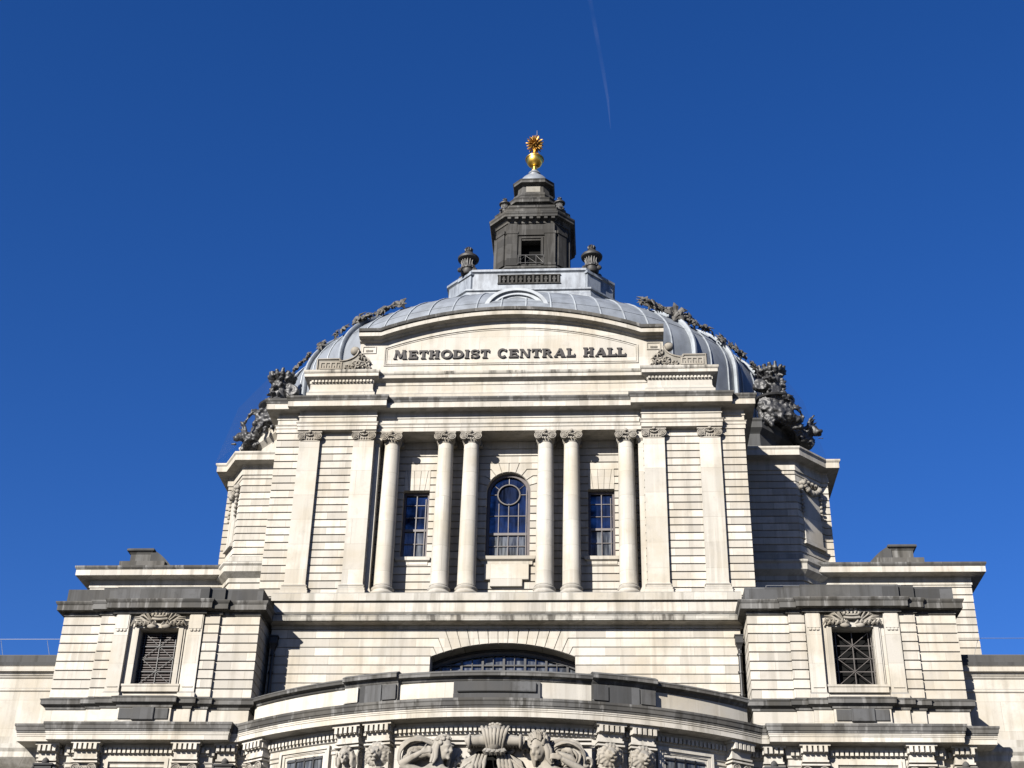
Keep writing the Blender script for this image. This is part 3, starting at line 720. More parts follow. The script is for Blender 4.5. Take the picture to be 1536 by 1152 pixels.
# lower wall with segmental arch
m = MB(); ZT = 17.67+9*HP+.03
zr = [17.67+HP*k for k in range(10)]
RB = 7.5; CB = 20.38-RB
def ang(x): return math.degrees(math.acos(x/RB))
xs = [2.84, 2.78, 2.62, 2.42, 2.1, 1.75, 1.4, 1.05, .7, .35, 0]
xs = [2.84, 2.60, 2.32, 2.0, 1.64, 1.28, .92, .56, .19]
zj = [zr[6], zr[7], zr[8], ZT, ZT, ZT, ZT, ZT, ZT]
YL = 0.0
def lowarch(sgn):
    for k in range(len(xs)-1):
        arc = [(xs[k]+(xs[k+1]-xs[k])*q/4, CB+sqrt(RB*RB-(xs[k]+(xs[k+1]-xs[k])*q/4)**2)) for q in range(5)]
        def outer(p, z):
            d = Vector((p[0], p[1]-14.6)); q = (z-p[1])/d.y; return (p[0]+d.x*q, z)
        o1 = outer(arc[-1], zj[k+1]); P_ = list(arc)+[o1]
        if zj[k] < ZT: P_ += [(9.3, zj[k+1]), (9.3, zj[k])]+([outer(arc[0], zj[k])] if k > 0 else [(2.84, zj[k])])
        else: P_ += [outer(arc[0], zj[k])]
        m.poly([(sgn*x, z) for x, z in P_], YL, YL+.95, .02, .045)
for sgn in (-1, 1): lowarch(sgn)
kx = .19; m.poly([(-kx, CB+sqrt(RB*RB-kx*kx)), (kx, CB+sqrt(RB*RB-kx*kx)), (kx*1.12, ZT), (-kx*1.12, ZT)], YL, YL+.95, .02, .045)
for sgn in (-1, 1):
    for k in range(-3, 6):
        za = 17.67+HP*k; m.poly([(sgn*2.84, za), (sgn*9.3, za), (sgn*9.3, za+HP), (sgn*2.84, za+HP)], YL, YL+.7, .02, .045)
    # fill between springer and first course
part('lower_wall', m, M_low)
# thermal window in the arch
m = MB(); yw = YL+.78
def aw(x, d): return CB+sqrt((RB-d)**2-x*x)
xsn = [-2.84+5.68*k/32 for k in range(33)]
for i in range(32):
    a, b = xsn[i], xsn[i+1]; m.poly([(a, aw(a, 0)), (b, aw(b, 0)), (b, aw(b, .09)), (a, aw(a, .09))], yw-.1, yw+.1)
    m.poly([(a, aw(a, .2)), (b, aw(b, .2)), (b, aw(b, .27)), (a, aw(a, .27))], yw-.08, yw+.1)
lw = part('arched_window', m, M_iron)
m = MB()
for i in range(32):
    a, b = xsn[i], xsn[i+1]; m.poly([(a, aw(a, .09)), (b, aw(b, .09)), (b, aw(b, .2)), (a, aw(a, .2))], yw-.04, yw+.06)
part('arch_border', m, M_bar, parent=lw)
m = MB()
for k in range(13):
    x = -2.52+5.04*k/12; wd = .045 if k % 2 == 0 else .018; m.box(x-wd, x+wd, yw-.08, yw+.02, 17.2, aw(x, .25))
for z in (19.72, 19.2, 18.7): 
    xx = min(2.84, sqrt(max(0, (RB-.2)**2-(z-CB)**2))); m.box(-xx, xx, yw-.06, yw+.02, z-.03, z+.03)
part('glazing_bars', m, M_iron, parent=lw)
m = MB(); m.poly([(-2.84, 17.2), (2.84, 17.2)]+[(x, aw(x, .1)) for x in reversed(xsn)], yw+.03, yw+.05); part('pane', m, M_glasslow, parent=lw)

# --- corner pavilions
XC = 13.33
def pav_plan(s, pts):
    pl = [(x, y) for x, y in pts]
    return pl if s > 0 else mir(pl)
def pavilion(s):
    side = 'left' if s < 0 else 'right'
    YP = -1.5
    # rusticated walls
    m = MB()
    a = [(9.42, 1.2), (9.42, YP), (10.97, YP), (10.97, YP-.12), (11.56, YP-.12), (11.56, YP+.3)]
    b = [(15.1, YP+.3), (15.1, YP-.12), (15.7, YP-.12), (15.7, YP), (17.24, YP), (17.24, 3.0)]
    m.box(min(s*9.8, s*16.9), max(s*9.8, s*16.9), YP+.52, 4.2, 0, 21.2)
    w = part('corner_pavilion', m, M_smooth, label='%s corner pavilion with rusticated walls' % side)
    for pl in (a, b):
        m = MB(); m.sweep(pav_plan(s, pl), rust(17.62, 21.02, HP, .3, zr=17.67)); part('rusticated_wall', m, M_low, parent=w)
    # smooth bay with window opening
    hw = .77; x0, x1 = s*XC-hw, s*XC+hw; zb, zt = 18.2, 20.42
    m = MB(); xl, xr = sorted((s*11.56, s*15.1))
    m.box(xl, x0, YP-.02, YP+.45, 17.62, 21.02); m.box(x1, xr, YP-.02, YP+.45, 17.62, 21.02); m.box(x0, x1, YP-.02, YP+.45, 17.62, zb); m.box(x0, x1, YP-.02, YP+.45, zt, 21.02)
    part('window_bay', m, M_smooth, parent=w)
    for cx in (s*XC-1.46, s*XC+1.46):
        m = MB(); m.sweep([(cx-.28, YP+.1), (cx-.28, YP-.2), (cx+.28, YP-.2), (cx+.28, YP+.1)], [(.06,17.64),(.06,17.8),(0,17.88),(0,20.98),(-.2,20.98),(-.2,17.64)])
        m.box(cx-.2, cx+.2, YP-.235, YP-.19, 18.05, 18.08)
        for k in range(3): m.box(cx-.14+k*.14-.045, cx-.14+k*.14+.045, YP-.25, YP-.19, 20.28, 20.36)
        m.box(cx-.24, cx+.24, YP-.225, YP-.19, 20.38, 20.98)
        part('pilaster', m, M_smooth, parent=w)
    # window: architrave, sill, grille
    m = MB(); fr = .2
    o = [(x0-fr, zb), (x0-fr, zt+fr), (x1+fr, zt+fr), (x1+fr, zb)]; i_ = [(x0-.02, zb), (x0-.02, zt+.02), (x1+.02, zt+.02), (x1+.02, zb)]
    for k in range(3): m.poly([o[k], o[k+1], i_[k+1], i_[k]], YP-.12, YP)
    o2 = [(x0-fr-.07, zb), (x0-fr-.07, zt+fr+.07), (x1+fr+.07, zt+fr+.07), (x1+fr+.07, zb)]
    for k in range(3): m.poly([o2[k], o2[k+1], o[k+1], o[k]], YP-.07, YP)
    wn = part('grilled_window', m, M_trim, label='window with %s in the %s pavilion' % ('louvres and iron bars' if s < 0 else 'crossed iron bars', side))
    m = MB(); m.sweep([(x0-fr-.1, YP+.1), (x0-fr-.1, YP-.1), (x1+fr+.1, YP-.1), (x1+fr+.1, YP+.1)], [(0,zb-.3),(.03,zb-.3),(.03,zb-.12),(.06,zb-.08),(.06,zb-.01),(-.18,zb-.005),(-.18,zb-.3)]); part('sill', m, M_trim, parent=wn)
    m = MB(); m.box(x0, x1, YP+.46, YP+.48, zb, zt); part('backing', m, M_void, parent=wn)
    yg = YP+.26; m = MB(); xb0, xb1 = x0+.16, x1-.16; t = .013 if s < 0 else .016
    for x in (x0+.06, xb0, s*XC, xb1, x1-.06): m.box(x-t, x+t, yg-t, yg+t, zb, zt-.05)
    zs = [zb+.1+(zt-zb-.2)*k/4 for k in range(5)]
    for z in zs[1:-1]: m.box(x0, x1, yg-t*.8, yg+t*.8, z-t, z+t)
    for k in (0, 2):
        for (xa, za, xb_, zb_) in ((xb0, zs[k], xb1, zs[k+2]), (xb1, zs[k], xb0, zs[k+2])): m.tube([(xa, yg-.03, za), (xb_, yg-.03, zb_)], t, 6)
    part('iron_grille', m, M_bar if s > 0 else M_iron, parent=wn)
    if s < 0:
        m = MB()
        for k in range(21):
            z = zb+.06+k*(zt-zb-.1)/21; m.add([(x0+.04,yg+.03,z),(x1-.04,yg+.03,z),(x1-.04,yg+.03,z+.03),(x0+.04,yg+.03,z+.03),(x0+.04,yg+.13,z+.06),(x1-.04,yg+.13,z+.06),(x1-.04,yg+.13,z+.09),(x0+.04,yg+.13,z+.09)], [(0,1,2,3),(4,7,6,5),(3,2,6,7),(0,4,5,1),(0,3,7,4),(1,5,6,2)])
        part('louvres', m, M_louver, parent=wn)
    # carved crown and acanthus over the window
    m = MB(); cx, cz = s*XC, 20.74; yc = YP-.17
    m.tube([(cx-.3+.6*k/12, yc-.06*sin(pi*k/12)-.03, cz+.05-.05*sin(pi*k/12)) for k in range(13)], .06, 6)
    m.tube([(cx-.33+.66*k/12, yc-.06*sin(pi*k/12)-.03, cz+.18-.05*sin(pi*k/12)) for k in range(13)], .05, 6)
    for k in range(5):
        q = (k-2)/2; m.ball((cx+q*.32, yc-.1+.04*q*q, cz+.32-.05*q*q+(0.06 if k == 2 else 0)), (.085,.06,.10), 8, 6)
        m.ball((cx+q*.27+.0, yc-.1, cz+.2), (.05,.05,.07), 7, 5)
    m.ball((cx, yc+.05, cz+.12), (.3,.1,.16), 12, 8)
    for sg in (-1, 1):
        for k in range(8):
            a = radians(15+k*13); l = .75-.03*k; bx = cx+sg*(.34+.06*(k % 3)); bz = cz-.12+.02*k
            m.tube([(bx, yc, bz), (bx+sg*l*.5*cos(a*.6), yc-.07, bz+l*.4*sin(a*.9)), (bx+sg*l*(.95 if k < 5 else .7)*cos(a*.75), yc-.02, bz+l*.42*sin(a))], [.05,.075,.02], 6, .6)
        for k in range(6):
            q = k/5; m.tube([(cx+sg*(.12+q*.75), yc-.02, cz-.2), (cx+sg*(.2+q*.8), yc-.1, cz-.14+.06*(k % 2)), (cx+sg*(.3+q*.8), yc-.02, cz-.24)], [.06,.08,.03], 6)
        m.ball((cx+sg*.28, yc-.05, cz-.27), (.18,.08,.1), 8, 6)
    part('crest_carving', m, M_carve, 50, wn)
    # cornice and dark blocking course, stepped forward over the bay
    steps = [(9.42, 1.2), (9.42, YP), (10.9, YP), (10.9, YP-.12), (11.5, YP-.12), (11.5, YP-.26), (15.16, YP-.26), (15.16, YP-.12), (15.76, YP-.12), (15.76, YP), (17.24, YP), (17.24, 3.0)]
    m = MB(); m.sweep(pav_plan(s, steps), [(-.02,20.98),(.03,20.98),(.03,21.02),(.01,21.03),(.01,21.1),(.26,21.13),(.26,21.33),(.3,21.38),(.33,21.44),(.33,21.48),(.02,21.58),(-.3,21.58),(-.3,20.98)])
    part('pavilion_cornice', m, M_soot, parent=w)
    m = MB(); m.sweep(pav_plan(s, steps), [(.02,21.57),(.02,22.08),(-.5,22.12),(-.5,21.57)]); part('blocking_course', m, M_dark, parent=w)
    m = MB(); xl, xr = sorted((s*9.9, s*16.8)); m.box(xl, xr, YP+.3, 4.0, 21.2, 21.7); part('pavilion_roof', m, M_lead, parent=w)
    # string course + pedestal zone
    st2 = [(9.42, .6), (9.42, YP-.05), (11.0, YP-.05), (11.0, YP-.16), (11.6, YP-.16), (11.6, YP-.26), (12.3, YP-.26), (12.3, YP-.4), (14.36, YP-.4), (14.36, YP-.26), (15.06, YP-.26), (15.06, YP-.16), (15.66, YP-.16), (15.66, YP-.05), (17.24, YP-.05), (17.24, 2.4)]
    m = MB(); m.sweep(pav_plan(s, st2), [(-.02,17.18),(.04,17.2),(.05,17.28),(.16,17.34),(.2,17.36),(.2,17.5),(.24,17.56),(.0,17.66),(-.3,17.66),(-.3,17.18)]); part('string_course', m, M_soot, parent=w)
    m = MB(); m.sweep(pav_plan(s, st2), [(.06,16.4),(.06,16.62),(0,16.7),(0,17.18),(-.4,17.18),(-.4,16.4)]); part('pedestal', m, M_smooth, parent=w)
    m = MB(); cx = s*XC
    m.poly([(cx-.95,16.74),(cx+.95,16.74),(cx+.95,17.16),(cx-.95,17.16)], YP-.46, YP-.3, .02, .02); m.poly([(cx-.42,16.70),(cx+.42,16.70),(cx+.42,17.17),(cx-.42,17.17)], YP-.53, YP-.3, .02, .02); part('pedestal_panel', m, M_dark, parent=w)
for s in (-1, 1): pavilion(s)

# --- side wings of the octagon with stone blocks
for s in (-1, 1):
    xe = 19.85 if s > 0 else 19.1; pl = [(12.9, 5.2), (xe, 5.2), (xe, 14)]
    pl = pl if s > 0 else mir(pl)
    m = MB(); m.sweep(pl, rust(17, 25.0, HC, .4, zr=22.35)); w = part('side_wing', m, M_rust, label='%s side wing behind the pavilion' % ('left' if s < 0 else 'right'))
    m = MB(); m.sweep(pl, [(-.02,24.85),(.04,24.85),(.04,24.96),(.02,24.98),(.02,25.18),(.06,25.2),(.56,25.24),(.56,25.5),(-.8,25.5),(-.8,24.85)]); part('wing_cornice', m, M_trim, parent=w)
    m = MB(); m.sweep(pl, [(.54,25.5),(.57,25.52),(.62,25.6),(.62,25.68),(-.1,25.8),(-.1,25.98),(-.8,25.98),(-.8,25.5)]); part('wing_coping', m, M_soot, parent=w)
    # block with a curved lead-topped scroll
    m = MB(); a, b = sorted((s*16.75, s*17.7)); a2, b2 = sorted((s*16.0, s*18.1)); m.box(a2, b2, 5.6, 7.2, 25.9, 26.32)
    m.sweep([(a, 7.0), (a, 5.8), (b, 5.8), (b, 7.0)], [(0,26.3),(0,26.72),(.06,26.8),(.12,26.84),(-.4,26.84),(-.4,26.3)])
    blk = part('chimney_block', m, M_soot, parent=w)
    m = MB(); m.sweep([(a, 7.2), (a, 5.8), (b, 5.8), (b, 7.2)], [(.1,26.84),(.16,26.86),(.16,26.95),(.1,26.99),(-.47,27.02),(-.47,26.84)]); m.poly([(s*16.75, 26.1), (s*16.75, 26.95)]+[(s*(16.75-1.05*k/8), 26.1+.84*(1-(k/8)**1.5)) for k in range(1, 9)], 5.75, 6.5); part('curved_roof', m, M_dark, parent=w)
# far parapets beyond the pavilions
for s in (-1, 1):
    x0, x1 = sorted((s*17.1, s*45)); y = -.6
    m = MB(); pl = [(x0, y), (x1, y)]
    m.sweep(pl, [(0,0),(0,18.20),(.05,18.24),(.05,18.32),(0,18.36),(0,18.72),(.05,18.76),(.08,18.82),(-.5,18.82),(-.5,0)]); w = part('outer_wall', m, M_smooth, label='plain %s outer wall below the parapet' % ('left' if s < 0 else 'right'))
    m = MB(); m.sweep(pl, [(0,18.80),(.1,18.84),(.14,18.92),(.26,18.96),(.26,19.14),(.3,19.17),(-.3,19.17),(-.3,18.80)]); part('outer_cornice', m, M_trim, parent=w)
    m = MB(); m.sweep(pl, [(.3,19.17),(.32,19.30),(.2,19.34),(.2,19.60),(.12,19.66),(-.3,19.66),(-.3,19.17)]); part('coping', m, M_dark, parent=w)
    m = MB(); m.sweep(pl, [(0,15.10),(.2,15.15),(.55,15.45),(.6,15.50),(.6,15.70),(.68,15.82),(.7,15.98),(.3,16.06),(.3,16.36),(0,16.42),(-.1,16.42),(-.1,15.10)]); part('outer_string_course', m, M_ledge, parent=w)
    R_ = tag(empty('roof_railing', (s*17.5, y+.25, 19.66)), 'thin metal safety rail on the parapet at the far %s edge' % ('left' if s < 0 else 'right'), 'railing', 'thin safety rails on the parapets')
    m = MB(); m.tube([(0, 0, .78), (s*25, 0, .78)], .010, 6); obj('top_rail', m, M_steel, R_)
    for k in range(8):
        m = MB(); m.tube([(s*(.5+k*1.9), 0, 0), (s*(.8+k*1.9), .15, .78)], .009, 6); obj('post', m, M_steel, R_)
R_ = tag(empty('roof_railing', (10.35, -.6, 22.1)), 'low metal rail with inclined stays on the roof of the right pavilion', 'railing', 'thin safety rails on the parapets')
m = MB(); m.tube([(0, 0, .42), (5.2, 0, .42)], .014, 6); obj('top_rail', m, M_steel, R_)
for x in (0, 5.2): 
    m = MB(); m.tube([(x, 0, .42), (x+(.35 if x else -.1), .3, -.3)], .018, 5); obj('stay', m, M_steel, R_)

# --- lower entablature: outer bays, pavilions, bow front
BR, BCY = 15.0, 10.3
def bow(r_off=0.0, a0=-37.9, a1=37.9, n=48):
    return [((BR+r_off)*sin(radians(a0+(a1-a0)*k/n)), BCY-(BR+r_off)*cos(radians(a0+(a1-a0)*k/n))) for k in range(n+1)]
YE = -1.45
def lowplan(inset=0.0):
    left = [(-17.2, 2.2), (-17.2, YE), (-16.0, YE), (-16.0, YE-.28), (-10.55, YE-.28), (-10.55, YE), (-9.3, YE)]
    mid = bow()
    return left+mid+mir(left)
LP = lowplan()
m = MB(); m.sweep(LP, [(.1,15.72),(.12,15.8),(.7,15.83),(.7,16.0),(.72,16.02),(.72,16.06),(.74,16.08),(.74,16.12),(-.6,16.12),(-.6,15.72)]); BC = part('bow_cornice', m, M_trim, 20)
m = MB(); m.sweep(LP, [(.70,16.12),(.75,16.14),(.75,16.2),(.78,16.22),(.8,16.34),(.83,16.38),(.83,16.46),(.35,16.55),(-.6,16.55),(-.6,16.12)]); part('cornice_weathering', m, M_soot, 20, BC)
m = MB(); m.sweep(LP, [(0,14.0),(0,14.95),(.05,14.98),(.05,15.08),(.1,15.12),(.03,15.16),(.03,15.36),(.1,15.4),(.1,15.46),(.12,15.72),(-.6,15.72),(-.6,14.0)]); part('bow_frieze', m, M_trim, 20)
# dentils along the whole plan
m = MB()
def along(plan, step):
    acc = 0; out = []
    for a, b in zip(plan, plan[1:]):
        a, b = Vector(a), Vector(b); L = (b-a).length; d = (b-a)/L; t = step-acc if acc else step/2
        while t < L: out.append((a+d*t, d)); t += step
        acc = (acc+L) % step
    return out
bowonly = bow(n=240)
for p, d in along(bowonly, .165):
    nrm = Vector((d.y, -d.x)); m.obox((p.x+nrm.x*.13, p.y+nrm.y*.13, 15.56), (d.x,d.y,0), (nrm.x,nrm.y,0), (0,0,1), .1, .2, .18)
part('dentil_course', m, M_trim)
for s in (-1, 1):
    for xa, xb, y in ((10.6, 15.95, YE-.28), (16.05, 17.15, YE), (9.35, 10.5, YE)):
        m = MB(); x = xa+.08
        while x < xb: m.box(s*x-.055, s*x+.055, y-.24, y-.1, 15.46, 15.65); x += .175
        part('dentil_course', m, M_trim)
m = MB(); m.sweep(LP, [(0,0),(0,14.0),(-.5,14.0),(-.5,0)]); part('ground_storey_wall', m, M_smooth, 20)
# projecting capital blocks with dentils on the pavilions' lower order
def capblock(x, y, nx, ny, w=.95, head=None, parent=None):
    t_ = Vector((-ny, nx, 0)); n_ = Vector((nx, ny, 0)); z_ = Vector((0,0,1))
    if t_.x < 0: t_ = -t_
    c = Vector((x, y, 0)); m = MB()
    m.obox(c+n_*.2+z_*15.78, t_, n_, z_, w+.1, .75, .1)
    nd = int(w/.19)
    for k in range(nd): m.obox(c+n_*.52+t_*((k-(nd-1)/2)*.19)+z_*15.62, t_, n_, z_, .115, .16, .22)
    m.obox(c+n_*.16+z_*15.62, t_, n_, z_, w-.02, .6, .24)
    m.obox(c+n_*.1+z_*15.34, t_, n_, z_, w-.14, .55, .32); m.obox(c+n_*.12+z_*15.22, t_, n_, z_, w-.06, .6, .07); m.obox(c+n_*.12+z_*15.08, t_, n_, z_, w-.0, .66, .06)
    m.obox(c+n_*.05+z_*14.0, t_, n_, z_, w-.16, .5, 2.1)
    return part('capital_block', m, M_trim), c, t_, n_, z_
def ionlow(cb, c, t_, n_, z_, w):
    for sg in (-1, 1):
        m = MB(); cc = c+n_*.34+t_*sg*(w/2-.2)+z_*14.85; m.tube([cc-n_*.2, cc+n_*.04], .17, 14)
        for r in (.17, .1, .05): m.tube([cc+n_*.06+t_*r*cos(a)+z_*r*sin(a) for a in [2*pi*q/14 for q in range(15)]], .024, 5)
        for k in range(3): m.ball(c+n_*.36+t_*sg*(.04+k*.07)+z_*(14.92-.03*(2-k)), .055, 7, 5)
        part('volute', m, M_carve, 50, cb)
for s in (-1, 1):
    for x in (11.45, 15.2): 
        q = capblock(s*x, YE-.28, 0, -1, 1.0); ionlow(*q, 1.0)
    for x in (16.75, 10.0):
        cb, c, t_, n_, z_ = capblock(s*x, YE, 0, -1, .8); m = MB()
        m.obox(c+n_*.45+z_*14.62, t_, n_, z_, .62, .34, .72); m.obox(c+n_*.47+z_*15.0, t_, n_, z_, .74, .42, .07); m.lathe((c+n_*.45+z_*15.03), [(.06,0),(.12,.05),(.13,.13),(.09,.21),(.03,.26)], 12)
        for sg in (-1, 1): m.tube([c+n_*.5+t_*sg*.36+z_*15.0, c+n_*.55+t_*sg*.44+z_*14.8, c+n_*.5+t_*sg*.36+z_*14.5], [.05, .08, .05], 7)
        m.obox(c+n_*.63+z_*14.62, t_, n_, z_, .42, .03, .5); part('dark_ornament', m, M_dark, 40, cb)
# lower storey windows in pavilions
for s in (-1, 1):
    m = MB(); cx = s*XC; y = YE-.28
    for (hw, zt, yo) in ((1.32, 15.42, .10), (1.2, 15.3, .14)):
        m.box(cx-hw, cx+hw, y-yo, y+.1, zt-.14, zt); 
        for sg in (-1, 1): a, b = sorted((cx+sg*hw, cx+sg*(hw-.14))); m.box(a, b, y-yo, y+.1, 12.0, zt-.14)
    w = part('lower_window', m, M_trim)
    m = MB(); m.box(cx-1.06, cx+1.06, y-.02, y+.05, 12, 15.15); part('pane', m, M_louver, parent=w)
# bow parapet
m = MB(); m.sweep(bow(), [(-.02,16.5),(.02,16.5),(.02,16.62),(-.03,16.68),(-.03,17.34),(-.5,17.34),(-.5,16.5)]); BP = part('bow_parapet', m, M_smooth, 20)
m = MB(); m.sweep(bow(), [(-.03,17.3),(.02,17.34),(.06,17.42),(.2,17.46),(.2,17.54),(.22,17.58),(.02,17.7),(-.5,17.72),(-.5,17.3)]); part('coping', m, M_soot, 20, BP)
def dg(x, r=BR): return math.degrees(math.asin(x/r))
for xa, xb in ((-5.35, -3.35), (3.5, 5.75)):
    pl = bow(0, dg(xa), dg(xb), 10)
    m = MB(); m.sweep(pl, [(.0,16.5),(.14,16.5),(.14,16.72),(.1,16.76),(.1,17.32),(.14,17.36),(.18,17.44),(.34,17.48),(.34,17.58),(.36,17.62),(.1,17.76),(-.5,17.78),(-.5,16.5)])
    p = part('parapet_pier', m, M_soot, 20, BP)
    for a, b, o, z0_, z1_ in ((xa+.05, xa+.55, .2, 16.72, 17.26), (xa+.6, xb-.6, .16, 16.66, 17.3), (xb-.55, xb-.05, .2, 16.72, 17.26)):
        m = MB(); m.sweep(bow(0, dg(a), dg(b), 5), [(.0,z0_),(o,z0_),(o,z1_),(.0,z1_)]); part('parapet_panel', m, M_smooth if a < xa+.1 and xa < 0 else M_dark, 20, BP)
m = MB(); m.sweep(bow(0, dg(-1.35), dg(1.7), 10), [(-.1,16.6),(.1,16.6),(.1,16.84),(.06,16.86),(.06,17.3),(-.1,17.3)]); part('centre_tablet', m, M_dark, 20, BP)
m = MB(); m.sweep(bow(0, dg(-1.2), dg(1.55), 10), [(0,16.9),(.13,16.9),(.15,16.93),(.15,17.24),(0,17.26)]); part('parapet_panel', m, M_dark, 20, BP)

# bow windows either side of the portal
def bowframe(x):
    a = math.asin(x/BR); c = Vector((x, BCY-BR*cos(a), 0)); return c, Vector((cos(a), sin(a), 0)), Vector((sin(a), -cos(a), 0)), Vector((0,0,1))
for s in (-1, 1):
    c, t_, n_, z_ = bowframe(s*6.75); m = MB()
    for (hw, zt, yo, th_) in ((1.12, 15.28, .12, .1), (1.0, 15.18, .07, .1), (.9, 15.08, .03, .1)):
        m.obox(c+n_*(yo-.15)+z_*(zt-th_/2), t_, n_, z_, 2*hw, .3, th_)
        for sg in (-1, 1): m.obox(c+n_*(yo-.15)+t_*sg*(hw-th_/2)+z_*(zt-1.6), t_, n_, z_, th_, .3, 3.0)
    w = part('bow_window', m, M_trim)
    m = MB(); m.obox(c+n_*.005+z_*13.5, t_, n_, z_, 1.6, .03, 2.98); part('pane', m, M_glasslow, parent=w)
    m = MB()
    for k in range(-1, 2): m.obox(c+n_*.04+t_*k*.4+z_*13.5, t_, n_, z_, .05, .05, 2.98)
    m.obox(c+n_*.04+z_*14.9, t_, n_, z_, 1.6, .05, .06)
    part('glazing_bars', m, M_iron, parent=w)
HALLCORB = []
for x in (-4.95, -3.85, 4.05, 5.15, -8.6, 8.6):
    c, t_, n_, z_ = bowframe(x); q = capblock(c.x, c.y, n_.x, n_.y, .98)
    if abs(x) > 6: ionlow(*q, .9)
    else: HALLCORB.append((x,)+q)

# --- carved heads on the portal's four capitals
def fused(o, vox, smooth_it=4, lump=0.0):
    r = o.modifiers.new('fuse', 'REMESH'); r.mode = 'VOXEL'; r.voxel_size = vox; r.use_smooth_shade = True
    if smooth_it:
        q = o.modifiers.new('soften', 'SMOOTH'); q.factor = .4; q.iterations = smooth_it
    if lump:
        tx = bpy.data.textures.new('lumps', 'CLOUDS'); tx.noise_scale = .28; tx.noise_depth = 3
        d = o.modifiers.new('lumps', 'DISPLACE'); d.texture = tx; d.strength = lump; d.mid_level = .5; d.texture_coords = 'GLOBAL'
def human_head(m, B, s=1.0):
    """head facing -Y of frame B (matrix); origin at the chin-neck joint"""
    T = lambda x, y, z: B @ Vector((x*s, y*s, z*s))
    R3 = B.to_3x3().normalized()
    m.ball(T(0, .02, .17), (.12*s, .145*s, .17*s), 16, 12, R3)       # skull
    m.ball(T(0, -.05, .08), (.085*s, .08*s, .11*s), 14, 10, R3)      # jaw
    m.ball(T(0, -.13, .005), (.035*s, .03*s, .03*s), 10, 8, R3)      # chin
    m.tube([T(0, -.125, .2), T(0, -.165, .12), T(0, -.15, .10)], [.018*s, .028*s, .022*s], 8)   # nose
    for sg in (-1, 1):
        m.tube([T(sg*.015, -.135, .2), T(sg*.055, -.13, .212), T(sg*.09, -.10, .195)], [.014*s, .018*s, .012*s], 6)  # brow
        m.ball(T(sg*.048, -.118, .172), (.024*s, .018*s, .015*s), 8, 6, R3)   # eye
        m.ball(T(sg*.055, -.11, .105), (.035*s, .03*s, .035*s), 8, 6, R3)     # cheek
        m.ball(T(sg*.122, .02, .14), (.02*s, .03*s, .045*s), 8, 6, R3)        # ear
    m.tube([T(-.035, -.125, .058), T(0, -.14, .062), T(.035, -.125, .058)], .013*s, 6)
    m.tube([T(-.028, -.122, .04), T(0, -.137, .036), T(.028, -.122, .04)], .014*s, 6)
    m.tube([T(0, .04, .05), T(0, .05, -.12)], [.07*s, .075*s], 12)
def curls(m, B, s, rnd, n=46, long=0, flame=False):
    T = lambda x, y, z: B @ Vector((x*s, y*s, z*s))
    for k in range(n):
        a = rnd.uniform(0, 2*pi); e = rnd.uniform(.15, 1.45)
        d = Vector((cos(a)*cos(e), sin(a)*cos(e), sin(e)))
        if d.y < -.45 and d.z < .75: continue
        p = (d.x*.135, .03+d.y*.155, .18+d.z*.17)
        if flame: m.tube([T(*p), T(p[0]*1.25, p[1]*1.2+.01, p[2]+.05), T(p[0]*1.45+rnd.uniform(-.03,.03), p[1]*1.2, p[2]+.10)], [.034*s, .03*s, .006*s], 6)
        else: m.ball(T(*p), (.036*s, .036*s, .032*s), 7, 5)
    for k in range(long):
        sg = -1 if k % 2 else 1; a = .02*k
        m.tube([T(sg*.12, .02+a, .22), T(sg*(.165+a*.3), .0+a, .10), T(sg*(.15+a*.5), -.02+a, -.02), T(sg*(.18+a*.4), -.01+a, -.12)], [.04*s, .048*s, .042*s, .02*s], 8)
def frame(c, n_, tilt=0.0, roll=0.0):
    n_ = Vector(n_).normalized(); z = Vector((0,0,1)); x = z.cross(n_)*1.0
    M = Matrix((( -x.x, -n_.x, 0, c.x), (-x.y, -n_.y, 0, c.y), (-x.z, -n_.z, 1, c.z), (0,0,0,1)))
    # columns: right, back (=-n), up
    right = Vector((-n_.y, n_.x, 0)); 
    M = Matrix(((right.x, -n_.x, 0, c.x), (right.y, -n_.y, 0, c.y), (0, 0, 1, c.z), (0,0,0,1)))
    return M @ Matrix.Rotation(roll, 4, 'Y') @ Matrix.Rotation(tilt, 4, 'X')
def lion_head(m, B, s, rnd):
    T = lambda x, y, z: B @ Vector((x*s, y*s, z*s)); R3 = B.to_3x3().normalized()
    m.ball(T(0, 0, .16), (.15*s, .13*s, .16*s), 14, 10, R3)
    m.ball(T(0, -.12, .10), (.085*s, .09*s, .07*s), 12, 8, R3); m.tube([T(0, -.1, .22), T(0, -.17, .17), T(0, -.21, .13)], [.04*s, .045*s, .045*s], 8)
    m.ball(T(0, -.14, .005), (.065*s, .07*s, .03*s), 10, 8, R3); m.ball(T(0, -.235, .145), (.04*s, .03*s, .025*s), 8, 6, R3)
    for sg in (-1, 1):
        m.ball(T(sg*.05, -.185, .09), (.045*s, .045*s, .04*s), 8, 6, R3); m.tube([T(sg*.02, -.125, .215), T(sg*.1, -.1, .235)], [.022*s, .026*s], 6); m.ball(T(sg*.07, -.115, .19), (.026*s, .02*s, .018*s), 8, 6, R3)
        m.ball(T(sg*.14, -.02, .28), (.045*s, .03*s, .05*s), 8, 6, R3)
    for ring, (rr_, nn) in enumerate(((.2, 15), (.26, 18))):
        for k in range(nn):
            a = 2*pi*k/nn+ring*.2; p0 = Vector((cos(a)*rr_*.7, .02, .15+sin(a)*rr_*.75)); p1 = Vector((cos(a)*rr_, .03+.06*ring, .15+sin(a)*rr_)); p2 = Vector((cos(a)*rr_*1.22+.03*sin(a*3), .04+.06*ring, .15+sin(a)*rr_*1.2-.05))
            m.tube([T(*p0), T(*p1), T(*p2)], [.04*s, .05*s, .015*s], 7)
